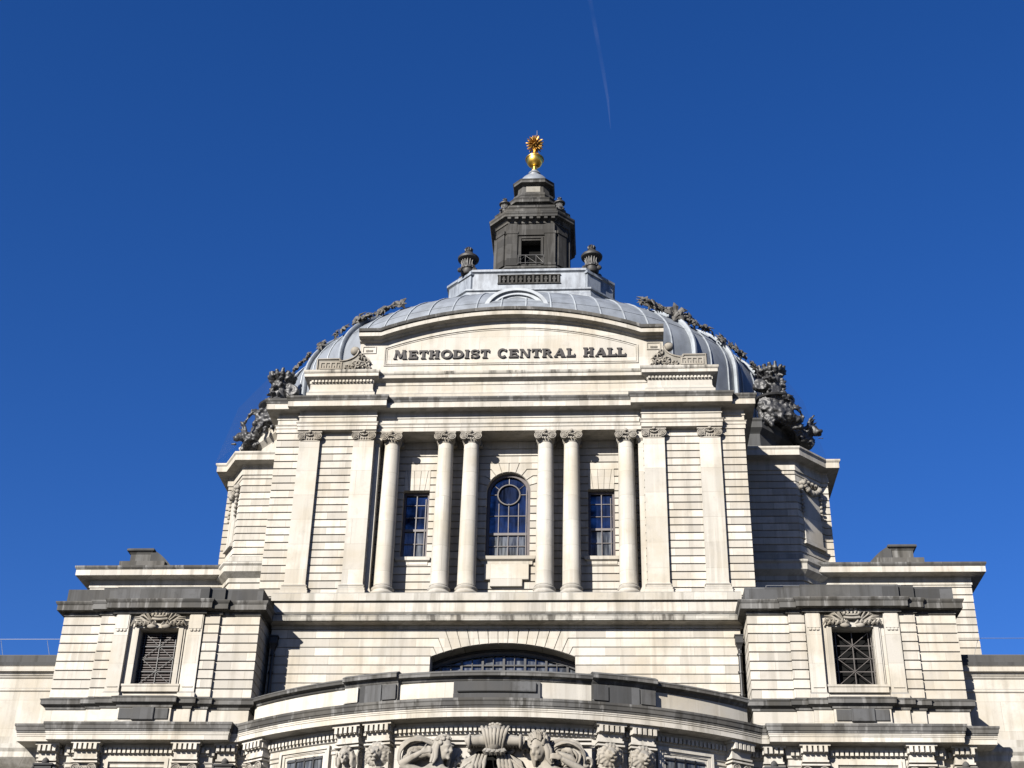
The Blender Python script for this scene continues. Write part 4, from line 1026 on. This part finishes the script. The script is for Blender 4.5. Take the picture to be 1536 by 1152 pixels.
rnd = random.Random(21)
for x, cb, c, t_, n_, z_ in HALLCORB:
    m = MB(); B = frame(c+n_*.42+z_*14.5, n_, .12)
    if x < -4.5: human_head(m, B, 1.65); curls(m, B, 1.65, rnd, 60, 12)
    else: lion_head(m, B, 1.55, rnd)
    m.tube([c+n_*.2+z_*13.6, c+n_*.3+z_*14.3], [.3, .3], 12)
    o = part('carved_head', m, M_carve, 60, cb, 'woman\'s head with curled hair' if x < -4.5 else 'lion\'s head with a thick mane'); fused(o, .022, 2)
    for sg in (-1, 1):
        m = MB(); cc = c+n_*.18+t_*sg*.42+z_*14.7
        for r in (.2, .13, .06): m.tube([cc+n_*r*cos(a)*.9+z_*r*1.3*sin(a) for a in [2*pi*q/14 for q in range(15)]], .04, 6)
        part('volute', m, M_carve, 50, cb)

# --- portal sculpture: arch head, cartouche scroll and two winged figures
c0 = Vector((.1, BCY-BR, 0)); yF = BCY-BR        # wall plane at the centre
m = MB(); m.box(-3.3, 3.5, yF-.06, yF+.35, 13.2, 14.9); m.box(-3.3, 3.5, yF-.12, yF+.1, 15.02, 15.1); m.box(-3.3, 3.5, yF-.16, yF+.1, 15.16, 15.22); part('portal_panel', m, M_smooth)
m = MB(); m.poly([(.1-1.5, 12.5), (.1+1.5, 12.5), (.1+1.4, 13.8), (.1+1.05, 14.45), (.1+.5, 14.8), (.1-.5, 14.8), (.1-1.05, 14.45), (.1-1.4, 13.8)], yF-.075, yF-.03); part('portal_opening', m, M_void)
m = MB(); rnd = random.Random(77)
for k in range(64):
    x = rnd.uniform(-3.15, 3.35); z = rnd.uniform(13.9, 14.95)
    if abs(x-.1) < 1.0 and z < 14.75: continue
    r = rnd.uniform(.1, .24); a0 = rnd.uniform(0, 6.28); sg = rnd.choice((-1, 1))
    m.tube([(x+r*(1-q/14)*cos(a0+sg*q*.5), yF-.1-.1*sin(pi*q/12)-.02*rnd.random(), z+r*(1-q/14)*sin(a0+sg*q*.5)) for q in range(12)], [.03+.045*sin(pi*(q+.5)/12) for q in range(12)], 6)
for sg in (-1, 1):
    for k in range(6): m.tube([(.1+sg*(.35+.05*k), yF-.12, 14.55-.02*k), (.1+sg*(.62+.12*k), yF-.3, 14.48-.09*k), (.1+sg*(.9+.14*k), yF-.26, 14.2-.1*k), (.1+sg*(1.0+.15*k), yF-.15, 13.7-.1*k)], [.05, .1, .11, .08], 7, .6)
    for k in range(4): m.tube([(.1+sg*(.2+.12*k), yF-.3, 14.62), (.1+sg*(.26+.13*k), yF-.42, 14.3-.04*k), (.1+sg*(.3+.14*k), yF-.3, 13.95)], [.05, .09, .03], 7)
part('relief_carving', m, M_carve, 60)
CA = tag(empty('stone_cartouche', (.2, yF-.3, 15.0)), 'carved stone scroll cartouche at the top centre of the entrance', 'carving')
CA.scale = (1.02, .85, .84)
m = MB()
m.tube([(0, .1, -.25), (0, -.28, -.12), (0, -.36, .15), (0, -.16, .42), (0, .1, .48)], [.22, .27, .32, .36, .34], 14, 1.0)
for k in range(-3, 4): m.tube([(k*.075, -.2, -.42), (k*.09, -.52+.03*abs(k), -.12), (k*.11, -.66+.035*abs(k), .16), (k*.13, -.56+.03*abs(k), .42), (k*.15, -.34, .6), (k*.16, -.1, .64)], [.03,.05,.062,.068,.05,.03], 7)
o = obj('keystone_scroll', m, M_carve, CA, 60)
m = MB()
for sg in (-1, 1):
    m.tube([(sg*.3, -.1, .1), (sg*.55, -.22, .06), (sg*.8, -.2, .04), (sg*.92, -.15, .02)], [.3, .24, .2, .24], 12)
    for r in (.27, .18, .09): m.tube([(sg*(.86+.03*(.27-r)/.09), -.2+r*cos(a), .02+r*sin(a)) for a in [2*pi*q/16 for q in range(17)]], .045, 6)
    for k in range(4): m.tube([(sg*(.42+k*.1), -.1+.26*cos(a), .06+.24*sin(a)) for a in [2*pi*q/14 for q in range(15)]], .025, 5)
obj('side_rolls', m, M_carve, CA, 60)
m = MB(); rnd = random.Random(4)
for k in range(9): m.tube([(-.3+k*.075, -.3, -.3), (-.34+k*.085, -.42, -.42-.05*(k % 2)), (-.3+k*.075, -.3, -.55)], [.05, .07, .03], 6)
for k in range(5): m.ball((-.16+k*.08, -.34, .68+.03*(k % 2)), .07, 7, 5)
obj('shell_ornament', m, M_carve, CA, 60)
def winged_figure(s, label):
    """reclining relief figure leaning to the arch; s=-1 left one (looks right), +1 right one (looks down left)"""
    ox = .1+s*1.95; U = tag(empty('carved_figure', (ox, yF-.25, 14.2)), label, 'statue', 'winged figures over the portal arch'); U.scale = (1.42, 1.1, 1.42)
    i = -s      # towards the centre
    m = MB()
    # torso leaning out, shoulders, neck
    m.tube([(i*.05, 0, -1.3), (i*.0, -.05, -.85), (-i*.02, -.12, -.4), (i*.02, -.14, -.12), (i*.12, -.16, .1)], [.42, .36, .33, .30, .12], 14, .75, (0,1,0))
    m.tube([(-i*.34, -.1, -.18), (i*.0, -.17, -.1), (i*.38, -.12, -.2)], [.13, .17, .14], 10)
    B = Matrix.Translation((i*.18, -.22, .18)) @ Matrix.Rotation(i*radians(58 if s < 0 else 40), 4, 'Z') @ Matrix.Rotation(radians(22 if s > 0 else 12), 4, 'X')
    human_head(m, B, 1.5)
    # raised outer arm: shoulder, elbow, wrist
    sh = Vector((-i*.36, -.12, -.16)); el = Vector((-i*.82, -.22, .02 if s < 0 else -.12)); wr = Vector((-i*.32, -.42, .26 if s < 0 else .12))
    m.tube([sh, sh.lerp(el, .5), el], [.14, .125, .10], 10); m.tube([el, el.lerp(wr, .4), wr], [.10, .095, .062], 10)
    h = wr+(wr-el).normalized()*.1
    m.ball(h, (.09, .05, .08), 10, 8)
    for k in range(4):
        b0 = h+Vector((i*.05, -.02, .06-.035*k)); m.tube([b0, b0+Vector((i*.09, -.03, .01)), b0+Vector((i*.15-.01*abs(k-1), .0, -.02))], [.026, .024, .018], 6)
    m.tube([h+Vector((0, -.03, .05)), h+Vector((i*.03, -.06, .12)), h+Vector((i*.07, -.05, .15))], [.027, .024, .018], 6)
    # inner arm reaching to the arch
    e2 = Vector((i*.72, -.2, -.45)); w2 = Vector((i*1.05, -.3, -.2))
    m.tube([(i*.36, -.1, -.18), (i*.55, -.17, -.34), e2], [.13, .12, .09], 10); m.tube([e2, w2], [.09, .06], 10)
    b = obj('body', m, M_carve, U, 60); fused(b, .022, 3)
    m = MB(); rnd = random.Random(8+s); curls(m, B, 1.5, rnd, 80, 4, flame=(s > 0)); o = obj('hair', m, M_carve, U, 60)
    # billowing drapery behind the head and folds over the lap
    m = MB()
    for k in range(7):
        cx, cz = -i*(.42+rnd.uniform(-.04, .04)), .2+rnd.uniform(-.03, .03); r0 = .16+.045*k; a0 = rnd.uniform(-40, 0); tw = rnd.uniform(.02, .10); fl = rnd.uniform(.035, .065)
        m.tube([(cx-i*(r0+tw*q/14)*cos(a)*1.1, -.02-.04*(k % 3)-.10*sin(q*.35+k), cz+(r0+tw*q/14)*sin(a)) for q, a in [(q, radians(a0+q*rnd.uniform(12.5, 14))) for q in range(15)]], [.015+fl*sin(pi*(q+.6)/15.5)*(1+.3*sin(q*1.7+k)) for q in range(15)], 7, .7)
    for k in range(6):
        m.tube([(-i*.9+i*.13*k, -.1, -.5-.05*k), (-i*.55+i*.16*k, -.32, -.62-.03*k), (-i*.1+i*.16*k, -.34, -.85), (i*.3+i*.12*k, -.22, -1.3)], [.05, .09, .1, .07], 8)
    m.tube([(-i*.7, 0, .02), (-i*.5, -.1, .2), (-i*.2, -.08, .3), (-i*.05, -.05, .2)], [.08, .14, .11, .05], 9, .7)
    obj('drapery', m, M_carve, U, 60)
    # wing feathers sweeping in towards the cartouche
    m = MB()
    for k in range(9):
        a = radians(62-k*14); l = .78-.02*k; bx, bz = i*.55, -.32
        p = Vector((bx+i*l*.55*cos(a), -.05-.02*k, bz+l*.6*sin(a))); q = Vector((bx+i*l*cos(a-.1), -.02, bz+l*sin(a-.15)))
        m.tube([(bx, .0, bz-.03*k), p, q], [.06, .10, .02], 7, .5, (0,1,0))
    obj('wing', m, M_carve, U, 60)
winged_figure(-1, 'carved winged figure facing right over the portal, left of the cartouche')
winged_figure(1, 'carved winged figure looking down with arm raised, right of the cartouche')

# --- trophies on the octagon corners
def trophy(s, loc, label):
    U = tag(empty('bronze_trophy', loc), label, 'sculpture', 'dark trophies on the corners of the roof')
    m = MB(); rnd = random.Random(31+s)
    # cuirass / body with shield, cannon barrels, drapery and a crested helmet on top
    m.tube([(0, 0, 0), (0, -.05, .7), (0, -.05, 1.3), (-s*.05, -.02, 1.75), (-s*.08, 0, 1.95)], [.78, .72, .6, .42, .3], 14)
    m.tube([(-s*.7, -.3, .5), (-s*.1, -.75, .45), (s*.8, -.6, .1)], [.36, .4, .22], 12)
    m.tube([(-s*.3, -.5, .75), (-s*.55, -.95, .72)], [.3, .32], 14); m.tube([(-s*.55, -.94, .72), (-s*.57, -.99, .72)], [.36, .36], 14)
    for k in range(9):
        a = rnd.uniform(-1, 1); m.tube([(a*.6, -.4, 1.0-.1*k), (a*.9+s*.2, -.75, .6-.1*k+.3), (a*1.0+s*.5, -.5, .1-.05*k+.2)], [.1, .15, .06], 7)
    for k in range(40):
        a = rnd.uniform(-2.6, -.3); zz = rnd.uniform(-.3, 1.3); r = .72-.18*zz; p = Vector((r*cos(a)*1.15, r*sin(a), zz)); d = Vector((rnd.uniform(-.5, .5)+s*.25, -.25, rnd.uniform(-.6, .3)))
        m.tube([p, p+d*.45+Vector((0, -.12, .1)), p+d*.9], [.07, .13, .03], 7)
    body = obj('body', m, M_bronze, U, 60); fused(body, .05, 2, .30)
    m = MB(); m.lathe((0, 0, 1.2), [(.3,0),(.95,.02),(1.0,.1),(.7,.22),(.45,.34),(.42,.5)], 20); obj('shield', m, M_bronze, U, 40)
    m = MB(); hz = 1.7
    m.lathe((0, 0, hz), [(.42,0),(.44,.2),(.4,.5),(.48,.55),(.5,.7),(.44,.78),(.42,.95),(.52,1.05),(.56,1.2),(.4,1.32)], 18)
    for k in range(14):
        a = 2*pi*k/14; m.tube([(.42*cos(a), .42*sin(a), hz+1.0), (.58*cos(a), .58*sin(a), hz+1.2), (.66*cos(a), .66*sin(a), hz+1.3+.08*(k % 3)), (.5*cos(a), .5*sin(a), hz+1.42)], [.1, .13, .09, .05], 7)
    m.ball((-s*.62, -.15, hz+.35), (.3, .28, .26), 12, 8)
    for r in (.27, .18, .09): m.tube([(-s*.62+r*cos(a), -.42, hz+.35+r*sin(a)) for a in [2*pi*q/14 for q in range(15)]], .05, 6)
    for k in range(30):
        a = rnd.uniform(0, 6.28); zz = hz+rnd.uniform(-.1, 1.3); p = Vector((.42*cos(a), .42*sin(a), zz)); d = Vector((cos(a), sin(a), rnd.uniform(-.5, .9)))
        m.tube([p, p+d*.14+Vector((0, 0, .06)), p+d*.3], [.07, .1, .02], 6)
    o = obj('crowned_helmet', m, M_bronze, U, 40); fused(o, .04, 1, .16)
    # beast head with horns stretched outwards, its back sloping down
    m = MB(); b = Vector((s*1.25, .6, -.4))
    m.tube([(s*.3, -.1, .3), (s*.8, .3, .25), b, b+Vector((s*.45, .2, -.2))], [.45, .5, .42, .3], 12)
    m.tube([b+Vector((s*.1, 0, .1)), b+Vector((s*.35, .0, .45)), b+Vector((s*.6, -.15, .4)), b+Vector((s*.78, -.3, .15))], [.32, .3, .24, .14], 12)
    for k in range(3): m.tube([b+Vector((s*(.35+.08*k), -.2+.2*k, .6)), b+Vector((s*(.45+.1*k), -.25+.25*k, .95)), b+Vector((s*(.65+.12*k), -.3+.3*k, 1.15))], [.1, .08, .015], 7)
    for k in range(16):
        a = rnd.uniform(0, 6.28); p = b+Vector((s*rnd.uniform(-.3,.5), rnd.uniform(-.4,.2), rnd.uniform(-.3,.6))); m.tube([p, p+Vector((s*.2*cos(a), -.2, .2*sin(a))), p+Vector((s*.45*cos(a), -.22, .4*sin(a)))], [.1, .1, .02], 6)
    for k in range(2): m.tube([b+Vector((s*.7, -.3, .3-.4*k)), b+Vector((s*1.05, -.35, .28-.4*k))], [.05, .01], 6)
    o = obj('beast_head', m, M_bronze, U, 60); fused(o, .045, 1, .22)
trophy(1, (12.1, 5.6, 32.95), 'dark bronze trophy with crowned helmet on the right corner of the roof')
trophy(-1, (-11.55, 5.6, 32.95), 'dark bronze trophy with horned beast on the left corner of the roof')
# bird netting over the trophies
def netting(s):
    m, t, b = mk('bird_net')
    tr = N(t, 'ShaderNodeBsdfTransparent'); mx = N(t, 'ShaderNodeMixShader'); mx.inputs[0].default_value = .05
    b.inputs['Base Color'].default_value = (.02,.02,.025,1)
    t.links.new(tr.outputs[0], mx.inputs[1]); t.links.new(b.outputs[0], mx.inputs[2]); t.links.new(mx.outputs[0], t.nodes['Material Output'].inputs['Surface'])
    mb = MB(); ap = Vector((s*(12.3 if s > 0 else 11.9), 5.2, 36.0)); P0 = Vector((s*11.6, 4.2, 32.9)); P1 = Vector((s*14.3, 5.6, 31.3)); P2 = Vector((s*14.2, 7.6, 32.2))
    P3 = Vector((s*13.45, 5.3, 34.1))
    mb.add([ap, P0, P1, P2, P3], [(0,1,4),(1,2,4),(0,4,3),(4,2,3)])
    tag(obj('bird_netting', mb, m), 'thin dark bird netting stretched over the %s roof trophy' % ('left' if s < 0 else 'right'), 'netting', 'nets over the trophies')
for s in (-1, 1): netting(s)

# --- drainpipes in the angles
def drainpipe(x, s, label):
    U = tag(empty('drainpipe', (x, -.16, 17.6)), label, 'drainpipe', 'drainpipes beside the pavilions')
    m = MB(); m.tube([(0,0,-.2),(0,0,2.5)], .07, 12); 
    for z in (.6, 1.5, 2.2): m.tube([(0,0,z),(0,0,z+.08)], .11, 12)
    obj('pipe', m, M_iron, U, 40)
    m = MB(); m.sweep([(-.08,.12),(-.08,-.08),(.08,-.08),(.08,.12)], [(-.02,2.45),(.03,2.62),(.07,2.7),(.07,2.95),(.1,2.97),(.1,3.02),(-.04,3.02),(-.04,2.45)]); m.box(-.07, .07, -.07, .11, 2.5, 2.9); m.box(-.06,.06,-.12,.0,2.28,2.4); obj('hopper_head', m, M_iron, U)
drainpipe(9.2, 1, 'black drainpipe with hopper beside the right pavilion, in sunlight')
drainpipe(-9.1, -1, 'black drainpipe with hopper beside the left pavilion, in deep shade')

# --- the sign letters on the gable
G = {}
def sl(x0, x1, z0, z1): return [(x0,z0),(x1,z0),(x1,z1),(x0,z1)]
def serif(x0, x1, top, o=.08, h=.13):
    """flared slab serif on a vertical stroke"""
    return [(x0-o,0),(x1+o,0),(x1+o,h*.6),(x1,h*1.5),(x0,h*1.5),(x0-o,h*.6)] if not top else [(x0-o,1),(x0-o,1-h*.6),(x0,1-h*1.5),(x1,1-h*1.5),(x1+o,1-h*.6),(x1+o,1)]
def stem(x0, x1, o=.07, l=True, r=True):
    a = o if l else 0; b = o if r else 0
    return [[(x0,0.1),(x1,0.1),(x1,.9),(x0,.9)], [(x0-a,0),(x1+b,0),(x1+b,.09),(x1,.17),(x0,.17),(x0-a,.09)], [(x0-a,1),(x0-a,.91),(x0,.83),(x1,.83),(x1+b,.91),(x1+b,1)]]
def band(cx, cz, rx, rz, ix, iz, a0, a1, n=18, dx=0):
    out = []
    for k in range(n):
        a, b = radians(a0+(a1-a0)*k/n), radians(a0+(a1-a0)*(k+1)/n)
        out.append([(cx+rx*cos(a), cz+rz*sin(a)), (cx+rx*cos(b), cz+rz*sin(b)), (cx+dx+ix*cos(b), cz+iz*sin(b)), (cx+dx+ix*cos(a), cz+iz*sin(a))])
    return out
def arms(x, top, w0):
    return None
G['I'] = stem(.2, .8, .2)
G['T'] = [[(.36,.1),(.64,.1),(.64,.85),(.36,.85)], [(.22,0),(.78,0),(.78,.09),(.64,.17),(.36,.17),(.22,.09)], [(0,1),(0.02,.62),(.12,.66),(.16,.8),(.84,.8),(.88,.66),(.98,.62),(1,1)]]
G['H'] = stem(.1, .36, .09)+stem(.64, .9, .09)+[sl(.36,.64,.42,.6)]
G['L'] = stem(.14, .44, .13)+[[(.44,0),(.97,0),(1,.38),(.88,.33),(.82,.2),(.44,.2)]]
G['E'] = stem(.1, .38, .1, True, False)+[[(.38,0),(.96,0),(1,.36),(.88,.32),(.82,.19),(.38,.19)], [(.38,1),(.94,1),(.96,.66),(.86,.7),(.8,.81),(.38,.81)], [(.38,.42),(.66,.42),(.72,.34),(.76,.34),(.76,.68),(.72,.68),(.66,.6),(.38,.6)]]
G['D'] = stem(.08, .34, .08, True, False)+band(.36, .5, .62, .5, .36, .32, -90, 90)+[sl(.2,.36,0,.18), sl(.2,.36,.82,1)]
G['O'] = band(.5, .5, .5, .53, .26, .33, 0, 360, 32)
G['C'] = band(.52, .5, .52, .53, .26, .33, 48, 318, 26)+[[(.70,.76),(.88,.66),(.95,.95),(.82,.9)]]
G['N'] = [[(.08,.1),(.22,.1),(.22,.9),(.08,.9)],[(.78,.1),(.92,.1),(.92,.9),(.78,.9)],[(0,0),(.3,0),(.3,.09),(.22,.16),(.08,.16),(0,.09)],[(.70,1),(.70,.91),(.78,.84),(.92,.84),(1,.91),(1,1)],[(0,1),(.0,.91),(.08,.86),(.34,1)],[(.08,.98),(.38,.98),(.92,.02),(.66,.02)]]
G['M'] = [[(.06,.1),(.18,.1),(.26,.92),(.14,.92)],[(.72,.1),(.95,.1),(.86,.92),(.68,.92)],[(0,0),(.26,0),(.26,.09),(.19,.16),(.06,.16),(0,.09)],[(.66,0),(1,0),(1,.09),(.95,.16),(.72,.16),(.66,.09)],[(.1,1),(.1,.9),(.36,.9),(.36,1)],[(.64,1),(.64,.9),(.92,.9),(.92,1)],[(.14,.98),(.36,.98),(.56,.3),(.5,.12),(.42,.12)],[(.7,.98),(.86,.98),(.56,.12),(.46,.12)]]
G['A'] = [[(.06,.1),(.2,.1),(.54,.95),(.42,.95)],[(.66,.08),(.95,.08),(.66,1),(.40,1)],[(0,0),(.3,0),(.3,.09),(.22,.15),(.06,.15),(0,.09)],[(.58,0),(1,0),(1,.09),(.94,.15),(.66,.15),(.58,.09)],sl(.25,.72,.26,.42)]
G['R'] = stem(.08, .34, .08, True, True)+band(.42, .72, .42, .28, .2, .12, -90, 90, 12)+[sl(.3,.42,.84,1), sl(.3,.42,.44,.6)]+[[(.42,.46),(.66,.46),(.96,.08),(1,.0),(.72,.0)]]
G['S'] = band(.48, .72, .44, .29, .20, .12, 20, 270, 16)+band(.52, .29, .46, .30, .22, .13, -200, 90, 18)+[[(.72,.7),(.88,.66),(.92,.98),(.8,.93)],[(.06,.02),(.2,.08),(.28,.32),(.08,.36)]]
SIGN = tag(empty('gable_lettering', (0, .1, 33.55)), 'dark brown raised capitals reading METHODIST CENTRAL HALL on the curved gable', 'sign lettering')
Z1 = [('M',75,240),('E',258,373),('T',388,497),('H',508,640),('O',655,797),('D',803,938),('I',948,1003),('S',1018,1130),('T',1140,1252),('C',1348,1465)]
Z2 = [('E',30,145),('N',163,292),('T',308,422),('R',436,560),('A',580,720),('L',728,836),('H',932,1060),('A',1077,1218),('L',1220,1335),('L',1338,1450)]
for base, row in ((580, Z1), (760, Z2)):
    for ch, a, b in row:
        xa = -5.21+(base+a/8.084-589)*.0294; xb = -5.21+(base+b/8.084-589)*.0294
        big = (ch in 'M' and base == 580) or (ch == 'C') or (ch == 'H' and base == 760)
        hgt = .46 if big else .43
        m = MB()
        for k, poly in enumerate(G[ch]):
            m.poly([(xa+(xb-xa)*x, hgt*z) for x, z in poly], -.07-.0012*(k % 9), .01)
        obj('letter', m, M_letter, SIGN)

# --- vapour trail high above
m_, t, b = mk('vapour_trail')
em = N(t, 'ShaderNodeBsdfDiffuse'); em.inputs['Color'].default_value = (.9,.92,.95,1); tr = N(t, 'ShaderNodeBsdfTransparent'); mx = N(t, 'ShaderNodeMixShader')
g = N(t, 'ShaderNodeNewGeometry'); t.links.new(mth(t, 'MULTIPLY', ramp(t, nz(t, g.outputs['Position'], .004, 3), .3, .75), .0045), mx.inputs[0])
t.links.new(tr.outputs[0], mx.inputs[1]); t.links.new(em.outputs[0], mx.inputs[2]); t.links.new(mx.outputs[0], t.nodes['Material Output'].inputs['Surface'])
m = MB(); m.tube([(-40, 2900, 3560), (-14, 3000, 3099), (20, 3000, 2830), (34, 3000, 2706), (40, 3000, 2600)], [7, 7, 6, 4, .5], 12)
tag(obj('vapour_trail', m, m_), 'faint thin white vapour trail high in the blue sky', 'vapour trail', kind='stuff')
